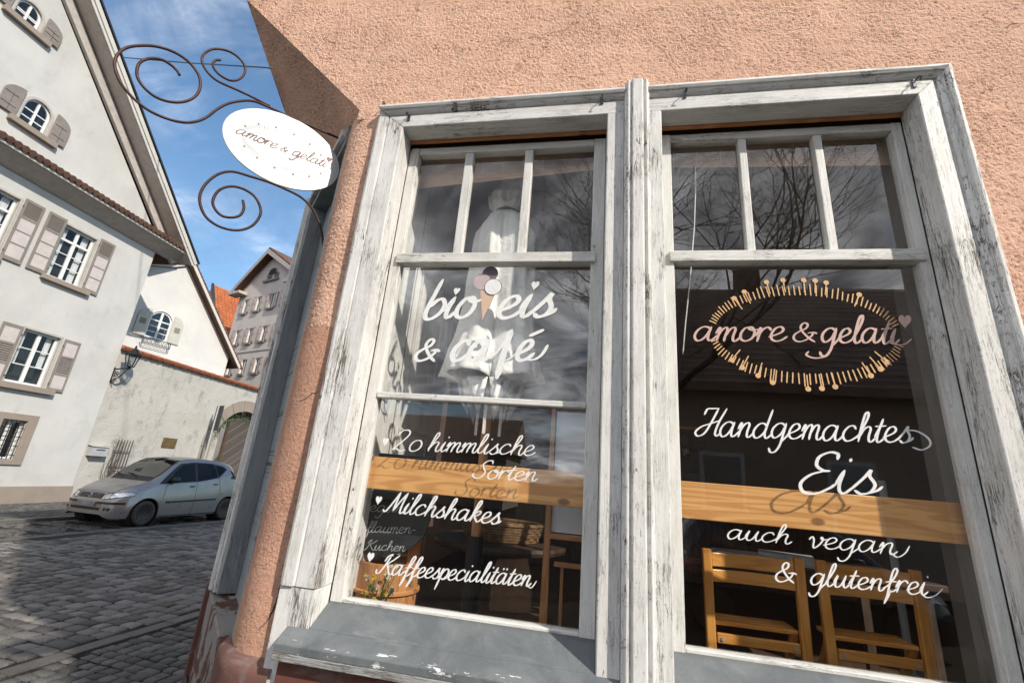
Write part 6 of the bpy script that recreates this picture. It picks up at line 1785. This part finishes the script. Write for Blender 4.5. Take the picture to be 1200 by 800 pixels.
def make_car(loc, az, label):
    """local x: from nose to tail, local y: away from the viewer's side, z up; wheels centred at x=0 and x=2.42"""
    car = facade('parked_car', label, 'car', loc, az)
    Wd = 0.86; yc = Wd      # centre line y
    I = lambda xs, ys: (lambda x: float(np.interp(x, xs, ys)))
    ztop = I([-.74,-.70,-.62,-.45,-.2,.0,.10,.30,.55,.78,1.1,1.6,2.1,2.4,2.58,2.72,2.80,2.85,2.87], [.52,.64,.745,.83,.92,.985,1.03,1.19,1.41,1.565,1.62,1.63,1.60,1.54,1.46,1.26,1.02,.80,.60])
    zbelt = I([-.74,-.60,-.3,.0,.2,1.3,1.9,2.3,2.55,2.7,2.87], [.47,.60,.735,.86,.935,1.01,1.10,1.22,1.22,1.02,.56])
    zlow = I([-.74,-.70,-.6,-.4,.4,2.0,2.6,2.87], [.26,.20,.18,.18,.17,.18,.24,.36])
    wmax = I([-.74,-.70,-.62,-.45,-.25,.1,2.2,2.5,2.7,2.82,2.87], [.46,.60,.70,.795,.845,.86,.86,.845,.79,.72,.62])
    wtop = I([-.74,-.62,-.3,.1,.3,.78,1.2,2.0,2.4,2.7,2.87], [.40,.52,.64,.70,.685,.58,.575,.565,.545,.56,.50])
    R_w = .355
    def arch_z(x):
        z = 0
        for xc in (0.0, 2.42):
            if abs(x-xc) < R_w: z = max(z, .285+math.sqrt(R_w**2-(x-xc)**2)*1.0)
        return z
    NS = 22
    def section(x):
        zl = max(zlow(x), arch_z(x)); zt = ztop(x); zb = min(zbelt(x), zt-.02); zb = max(zb, zl+.03)
        wm, wt = wmax(x), wtop(x)
        pts = []
        for k in range(11):                      # lower body
            t = k/10; z = zl+(zb-zl)*t
            zz = (z-.2)/(max(zb, .5)-.2)
            bul = 1-.055*abs(zz-.45)**1.6*2.2
            pts.append((wm*min(bul, 1.0), z))
        wb = pts[-1][0]
        for k in range(1, 7):                    # shoulder / glasshouse
            t = k/6; pts.append((wb+(wt-wb)*(t**0.9)*0.97, zb+(zt-zb)*(t)*.93))
        y1, z1 = pts[-1]
        for k in range(1, 6):
            t = k/5; pts.append((y1*(1-t), z1+(zt-z1)*math.sin(t*math.pi/2)))
        return pts
    def side_y(x, z):
        p = section(x)[:17]
        return float(np.interp(z, [q[1] for q in p], [q[0] for q in p]))
    def P(x, y, z): return (x, yc - y, z)      # y>0 = viewer side
    xs = sorted(set([round(v, 4) for v in list(np.linspace(-.74, 2.87, 96)) + [-R_w, R_w, 2.42-R_w, 2.42+R_w, -.355+.002]]))
    secs = [section(x) for x in xs]; m = len(secs[0])
    vs = []; fs = []
    for x, s in zip(xs, secs):
        ring = [(x, y, z) for y, z in s] + [(x, -y, z) for y, z in reversed(s[:-1])]
        vs += [P(*q) for q in ring]
    nr = 2*m-1
    for i in range(len(xs)-1):
        for k in range(nr-1):
            fs.append((i*nr+k, i*nr+k+1, (i+1)*nr+k+1, (i+1)*nr+k))
    for i in (0, len(xs)-1): fs.append(tuple(range(i*nr, (i+1)*nr)))
    body = MB().add(vs, fs).build('body', M_car, car, smooth=True)
    for p_ in body.data.polygons:
        if len(p_.vertices) > 4: p_.use_smooth = False
    MB().box(.36, 2.05, yc-.70, yc+.70, .20, .40).box(-.36, .40, yc-.50, yc+.50, .24, .7).box(2.0, 2.75, yc-.55, yc+.55, .2, .8).build('underbody', M_black, car)
    MB().box(.5, 2.0, yc-.70, yc+.70, .42, .60).build('underbody', M_black, car)
    # surface patches following the side
    def side_patch(name, poly, mat, off=.004, sgn=1, res=.05, th=.006, parent=car):
        xs_ = [p[0] for p in poly]; zs_ = [p[1] for p in poly]
        mb = MB(); nx = max(2, int((max(xs_)-min(xs_))/res)); 
        top_ = []; bot_ = []
        for i in range(nx+1):
            x = min(xs_)+(max(xs_)-min(xs_))*i/nx
            x = min(max(x, min(xs_)+1e-5), max(xs_)-1e-5); hits = []
            for j in range(len(poly)):
                (x0, z0), (x1, z1) = poly[j], poly[(j+1) % len(poly)]
                if (x0-x)*(x1-x) <= 0 and x0 != x1: hits.append(z0+(z1-z0)*(x-x0)/(x1-x0))
            bot_.append((x, min(hits))); top_.append((x, max(hits)))
        nz = 6; V = []
        for (x, z0), (_, z1) in zip(bot_, top_):
            for k in range(nz+1):
                z = z0+(z1-z0)*k/nz; V.append(P(x, sgn*(side_y(x, z)+off), z))
        F = [(i*(nz+1)+k, i*(nz+1)+k+1, (i+1)*(nz+1)+k+1, (i+1)*(nz+1)+k) for i in range(nx) for k in range(nz)]
        ob = mb.add(V, F).build(name, mat, parent, smooth=True)
        return ob
    for sg_ in (1, -1):
        # window openings: black frame strip, then glass slightly proud of it
        side_patch('window_frame', [(.20,.955),(.62,1.33),(.80,1.46),(1.2,1.515),(1.75,1.515),(2.18,1.455),(2.30,1.38),(1.95,1.13),(1.30,1.02)], M_carblack, .002, sg_)
        side_patch('front_side_window', [(.40,.985),(.72,1.315),(.88,1.435),(1.22,1.485),(1.22,1.045)], M_carglass, .008, sg_)
        side_patch('rear_side_window', [(1.31,1.05),(1.31,1.487),(1.72,1.487),(1.86,1.46),(1.92,1.17),(1.70,1.10)], M_carglass, .008, sg_)
        side_patch('quarter_window', [(1.96,1.17),(1.92,1.45),(2.14,1.42),(2.24,1.37)], M_carglass, .008, sg_)
        side_patch('tail_window', [(2.36,1.12),(2.40,1.36),(2.52,1.30),(2.62,1.10)], M_carblack, .006, sg_)
        side_patch('rub_strip', [(.45,.505),(.45,.545),(1.98,.585),(1.98,.545)], M_carblack, .012, sg_)
        side_patch('sill_trim', [(.38,.18),(.38,.205),(2.05,.22),(2.05,.195)], M_carblack, .006, sg_)
        side_patch('tail_lamp', [(2.66,.72),(2.64,1.02),(2.76,.98),(2.80,.74)], M_tail, .004, sg_)
        for pts in ([(.36,.60),(.40,.93)], [(1.265,.20),(1.28,.6),(1.275,1.03)], [(2.0,.64),(2.06,.75),(1.97,1.12)]):
            q = catmull(pts, 8)
            MB().tube([P(a, sg_*(side_y(a, b)+.0005), b) for a, b in q], .0055, 4).build('door_gap', M_carblack, car)
        for hx, hz in ((1.13, .90), (1.86, .955)):
            MB().tube([P(hx-.07, sg_*(side_y(hx-.07, hz)+.012), hz), P(hx, sg_*(side_y(hx, hz)+.022), hz+.004), P(hx+.07, sg_*(side_y(hx+.07, hz)+.012), hz+.006)], [.014,.018,.014], 6).build('door_handle', M_carblack, car)
        mi = MB().lathe([(.02,-.06),(.06,-.05),(.075,.0),(.06,.05),(.02,.06)], 12)
        mi.v = [(x*1.5, y*.8, z*1.25) for x, y, z in mi.v]
        mi.v = [P(x+.55, sg_*(.90+y), z+1.06) for x, y, z in mi.v]
        mi.tube([P(.52, sg_*.80, 1.0), P(.55, sg_*.88, 1.03)], .03, 6)
        mi.build('wing_mirror', M_carblack, car, smooth=True)
        # front bumper pads
        # wheels
        for xc in (0.0, 2.42):
            wh_ = bpy.data.objects.new('wheel', None); C.objects.link(wh_); wh_.parent = car
            wh_.location = P(xc, sg_*.76, .285); wh_.rotation_euler = (R(90), 0, 0)
            s = 1 if sg_ > 0 else -1
            prof = [(.17,-.085),(.245,-.088),(.275,-.07),(.285,-.04),(.286,.04),(.275,.07),(.245,.088),(.19,.085),(.17,.06)]
            MB().lathe(prof, 36).build('tyre', M_tyre, wh_, smooth=True)
            MB().lathe([(.182,-.07),(.186,.07),(.178,.080),(.168,.074)], 32).build('rim_ring', M_rim, wh_, smooth=True)
            MB().lathe([(.168,.02),(.12,.045),(.06,.052),(.045,.066),(.0,.066)], 28).build('rim_disc', M_rim, wh_, smooth=True)
            hl = MB()
            for k in range(8):
                a = k*math.pi/4
                hl.cyl((.135*math.cos(a), .135*math.sin(a), .03), (.135*math.cos(a), .135*math.sin(a), .0500), .026, n=10)
            hl.build('rim_hole', M_mailbox, wh_)
            MB().lathe([(.035,.066),(.03,.075),(.0,.077)], 14).build('hub_cap', M_carblack, wh_)
            if s < 0: wh_.rotation_euler = (R(-90), 0, 0)
            ar = [(xc+(R_w-.002)*math.cos(a), .285+(R_w-.002)*math.sin(a)) for a in np.linspace(-.15, math.pi+.15, 26)]
            MB().tube([P(x, sg_*(wmax(x)*.975), max(z, .2)) for x, z in ar], .014, 6).build('arch_lip', M_car, car, smooth=True)
            MB().prism([(xc+(R_w-.01)*math.cos(a), .285+(R_w-.01)*math.sin(a)) for a in np.linspace(0, 2*math.pi, 24, endpoint=False)], yc-sg_*.84, yc-sg_*.52).build('wheel_well', M_black, car)
    # wheel wells must not hide the wheels: hollow shells instead of plugs
    for o in [c for c in car.children if c.name.startswith('wheel_well')]:
        bm = bmesh.new(); bm.from_mesh(o.data)
        ys = [v.co.y for v in bm.verts]; out_y = min(ys, key=lambda y: -abs(y-yc))
        kill = [f for f in bm.faces if all(abs(v.co.y-out_y) < 1e-4 for v in f.verts)]
        bmesh.ops.delete(bm, geom=kill, context='FACES'); bm.to_mesh(o.data); bm.free()
    # top surfaces: windscreen, rear window, bonnet line
    def top_patch(name, x0, x1, wf, mat, off, n=14, k=12):
        V = []; F = []
        for i in range(n+1):
            x = x0+(x1-x0)*i/n; s = section(x)
            yy = [q[0] for q in s][::-1]; zz = [q[1] for q in s][::-1]
            wv = wf(x)
            for j in range(k+1):
                y = -wv+2*wv*j/k; z = float(np.interp(abs(y), yy, zz)); V.append(P(x, y, z+off))
        for i in range(n):
            for j in range(k): F.append((i*(k+1)+j, i*(k+1)+j+1, (i+1)*(k+1)+j+1, (i+1)*(k+1)+j))
        return MB().add(V, F).build(name, mat, car, smooth=True)
    top_patch('windscreen_seal', .05, .84, lambda x: float(np.interp(x, [.05,.3,.84],[.60,.665,.555])), M_carblack, .004)
    top_patch('windscreen', .19, .80, lambda x: float(np.interp(x, [.19,.35,.80],[.60,.615,.515])), M_screen, .010)
    top_patch('rear_window', 2.50, 2.72, lambda x: .48, M_carglass, .006)
    for wy in (.12, -.35):
        MB().tube([P(.13, wy+.02, ztop(.13)+.02), P(.20, wy-.20, ztop(.20)+.028), P(.24, wy-.46, ztop(.24)+.010)], .008, 5).build('wiper', M_carblack, car)
    # nose: grille, star badge, lamps, bumper strips, plate
    def nose_y_x(y, z):
        # x of the front skin at a given y,z
        for x in np.linspace(-.74, .2, 95):
            s = section(x)
            if s[0][1] <= z <= s[-1][1] and float(np.interp(z, [q[1] for q in s], [q[0] for q in s])) >= abs(y): return x
        return .2
    def nose_patch(name, ylo, yhi, zlo_, zhi_, mat, off, n=10, k=6, shear=0.0, parent=car, taper=0.0):
        V = []; F = []
        for i in range(n+1):
            y = ylo+(yhi-ylo)*i/n
            for j in range(k+1):
                u = (i/n); zz0 = zlo_+shear*abs(y); zz1 = zhi_+shear*abs(y) - taper*(1-u if ylo > yhi else u)
                z = zz0+(zz1-zz0)*j/k
                V.append(P(nose_y_x(y, z)-off, y, z))
        for i in range(n):
            for j in range(k): F.append((i*(k+1)+j, i*(k+1)+j+1, (i+1)*(k+1)+j+1, (i+1)*(k+1)+j))
        return MB().add(V, F).build(name, mat, parent, smooth=True)
    gr_ = nose_patch('grille', -.34, .34, .595, .70, M_carblack, .008, 14, 6)
    for zz in (.615, .645, .675):
        MB().tube([P(nose_y_x(y, zz)-.014, y, zz) for y in np.linspace(-.32, .32, 12)], .006, 5).build('grille_bar', M_car, gr_)
    bz = .648; bx = nose_y_x(0, bz)-.022
    MB().tube([(bx, yc+.052*math.cos(a), bz+.052*math.sin(a)) for a in np.linspace(0, 2*math.pi, 24)], .006, 6, caps=False).build('star_badge', M_chrome, gr_)
    m_ = MB()
    for k in range(3):
        a = math.pi/2+k*2*math.pi/3
        m_.add([(bx, yc+.050*math.cos(a), bz+.050*math.sin(a)), (bx, yc+.011*math.cos(a+1.05), bz+.011*math.sin(a+1.05)), (bx-.006, yc, bz), (bx, yc+.011*math.cos(a-1.05), bz+.011*math.sin(a-1.05))], [(0,1,2),(0,2,3)])
    m_.build('star_badge', M_chrome, gr_)
    for sg_ in (1, -1):
        V = []; F = []; n, k = 12, 6
        for i in range(n+1):
            y = .385+(.80-.385)*i/n
            z0 = .575+.10*(i/n)**1.3; z1 = .69+.075*(i/n)**.8
            if i > 9: z1 -= .01*(i-9)
            for j in range(k+1):
                z = z0+(z1-z0)*j/k; V.append(P(nose_y_x(y, z)-.010, sg_*y, z+.004))
        for i in range(n):
            for j in range(k): F.append((i*(k+1)+j, i*(k+1)+j+1, (i+1)*(k+1)+j+1, (i+1)*(k+1)+j))
        hlo = MB().add(V, F).build('headlight', M_lamp, car, smooth=True)
        top_e = [V[i*(k+1)+k] for i in range(n+1)]; bot_e = [V[i*(k+1)] for i in range(n+1)]
        MB().tube(top_e + bot_e[::-1] + [top_e[0]], .007, 4).build('headlight_rim', M_carblack, hlo)
        MB().tube([V[4*(k+1)+j] for j in range(k+1)], .006, 4).build('headlight_divider', M_carblack, hlo)
        nose_patch('bumper_strip', sg_*.30, sg_*.78, .485, .535, M_carblack, .016, 14, 3)
        nose_patch('fog_lamp_recess', sg_*.50, sg_*.64, .345, .405, M_carblack, .006, 6, 4)
    nose_patch('number_plate', -.27, .27, .42, .535, M_plate, .022, 8, 3)
    nose_patch('air_intake', -.42, .42, .345, .405, M_carblack, .006, 14, 4)
    # seats and wheel glimpsed inside
    return car
car1 = make_car((-8.45*math.cos(R(10.9117)) - 11.62*math.sin(R(10.9117)), -8.45*math.sin(R(10.9117)) + 11.62*math.cos(R(10.9117)), 0.015), 13.1-10.91,
         'silver compact hatchback parked along the stained garden wall')

# a second car of the same kind, dark, parked behind the photographer (mirrored in the right window)
M_darkcar = simple('dark blue car paint', (0.02,0.025,0.035), 0.2, 0.3, var=.2, coat=1.0, bump=0.02)
def copy_tree(o, parent=None):
    c = o.copy(); C.objects.link(c); c.parent = parent
    for ch in list(o.children): copy_tree(ch, c)
    return c
car2 = copy_tree(car1)
car2.location = (0.9, -5.2, 0.0); car2.rotation_euler = (0, 0, math.pi)
car2.location = (4.2, -4.2, 0.0)
car2['label'] = 'dark hatchback parked behind the photographer, mirrored low in the right window'
for o in car2.children:
    if o.type == 'MESH' and o.data.materials and o.data.materials[0] == M_car:
        o.material_slots[0].link = 'OBJECT'; o.material_slots[0].material = M_darkcar

# ------------------------------------------------------------------ CABLE
tag(MB().tube([Vector(p) for p in CABLE], .018, 5).build('overhead_cable', M_blackiron, None), 'thin black cable crossing the sky between the gable and the shop', 'cable')

# ------------------------------------------------------------------ ACROSS THE STREET, behind the photographer (mirrored in the panes)
hb = thing('brick_row_house', 'long dark tiled house with skylights, mirrored in the right window', 'house', (1.6, -9.4, 0))
M_brownwall = plaster('dark ochre render', (0.46,0.38,0.30), dirt=.4)
M_tile_back = simple('brown clay tile', (0.38,0.25,0.18), 0.8, var=0.4, scale=2, bump=0.5, dirt=.5)
MB().box(0, 16, -6, 0, 0, 4.6).build('wall', M_brownwall, hb)
MB().prism([(.5, 4.45), (.5, 4.65), (-3.0, 8.95), (-6.5, 4.65), (-6.5, 4.45), (-3.0, 8.6)], -.4, 16.4, axis='x').build('roof', M_tile_back, hb)
m_ = MB()
for k in range(20):
    f0, f1 = k/20, (k+1)/20
    y0, z0 = lin(.5, -3.0, f0), lin(4.65, 8.95, f0); y1, z1 = lin(.5, -3.0, f1), lin(4.65, 8.95, f1)
    m_.add([(-.4, y0, z0+.05), (16.4, y0, z0+.05), (16.4, y1, z1+.012), (-.4, y1, z1+.012), (-.4, y0, z0+.005), (16.4, y0, z0+.005)], [(0,1,2,3),(4,5,1,0)])
m_.build('tile_courses', M_tile_back, hb)
MB().box(3.4, 4.1, -3.4, -2.7, 8.2, 9.8).build('chimney', M_redstone, hb, bevel=.02)
for x in (5.2, 7.2, 10.5):
    f = .35; y, z = lin(.5, -3.0, f), lin(4.65, 8.95, f)
    d = Vector((0, -3.5, 4.3)).normalized(); nn = Vector((0, 4.3, 3.5)).normalized()
    o_ = Vector((x, y, z))
    Pq = [o_+nn*.10, o_+Vector((.8,0,0))+nn*.10, o_+Vector((.8,0,0))+d*1.1+nn*.10, o_+d*1.1+nn*.10]
    MB().add([tuple(p) for p in Pq]+[tuple(p-nn*.12) for p in Pq], [(0,1,2,3),(0,4,5,1),(1,5,6,2),(2,6,7,3),(3,7,4,0)]).build('skylight', M_paneglass, hb)
for k in range(5):
    x = 1.2+3.0*k
    MB().box(x, x+1.1, .001, .05, 1.2, 2.9).build('window', M_winwhite, hb); MB().box(x+.1, x+1.0, .0505, .06, 1.3, 2.8).build('pane', M_paneglass, hb)
hc = thing('low_grey_house', 'low grey house far behind the street corner, seen mirrored in the left window', 'house', (-22, -24, 0))
MB().box(0, 17, -6, 0, 0, 3.4).build('wall', M_brownwall, hc)
MB().prism([(.4, 3.3), (-3.0, 5.6), (-6.4, 3.3)], -.4, 17.4, axis='x').build('roof', M_tile_back, hc)

def bare_tree(name, label, base, h, seed, spread=.5, r0=.16, depth=6):
    t = thing(name, label, 'tree', base)
    rg = random.Random(seed)
    tr = MB(); cr = MB()
    def grow(p, d, L, r, lev):
        n = 5; pts = [p.copy()]
        for i in range(n):
            d = (d + Vector((rg.gauss(0, .12), rg.gauss(0, .12), rg.gauss(.04, .08)))).normalized()
            p = p + d*L/n; pts.append(p.copy())
        rr = [r*(1-.45*i/n) for i in range(n+1)]
        (tr if lev < 1 else cr).tube(pts, rr, 6 if lev < 2 else 4, caps=False)
        if lev >= depth: return
        for _ in range(3 if lev < 5 else 2):
            k = rg.randint(2, n); a = Vector((rg.gauss(0, 1), rg.gauss(0, 1), rg.gauss(.25, .5))).normalized()
            nd = (d*(1-spread)+a*spread).normalized()
            grow(pts[k], nd, L*rg.uniform(.62, .80), rr[k]*.70, lev+1)
        grow(pts[-1], (d+Vector((rg.gauss(0,.25), rg.gauss(0,.25), .05))).normalized(), L*.72, rr[-1]*.85, lev+1)
    grow(Vector((0, 0, 0)), Vector((0, 0, 1)), h*.36, r0, 0)
    tr.build('trunk', M_bark, t); o = cr.build('crown', M_bark, t); o['kind'] = 'stuff'
    return t
bare_tree('bare_tree', 'leafless tree across the street, mirrored at the mullion of the windows', (1.55, -6.6, 0), 10.8, 14, .60, .20)
bare_tree('bare_tree', 'leafless tree farther off, mirrored low in the left window', (-9.5, -15.0, 0), 7.5, 9, .6, .14, 5)
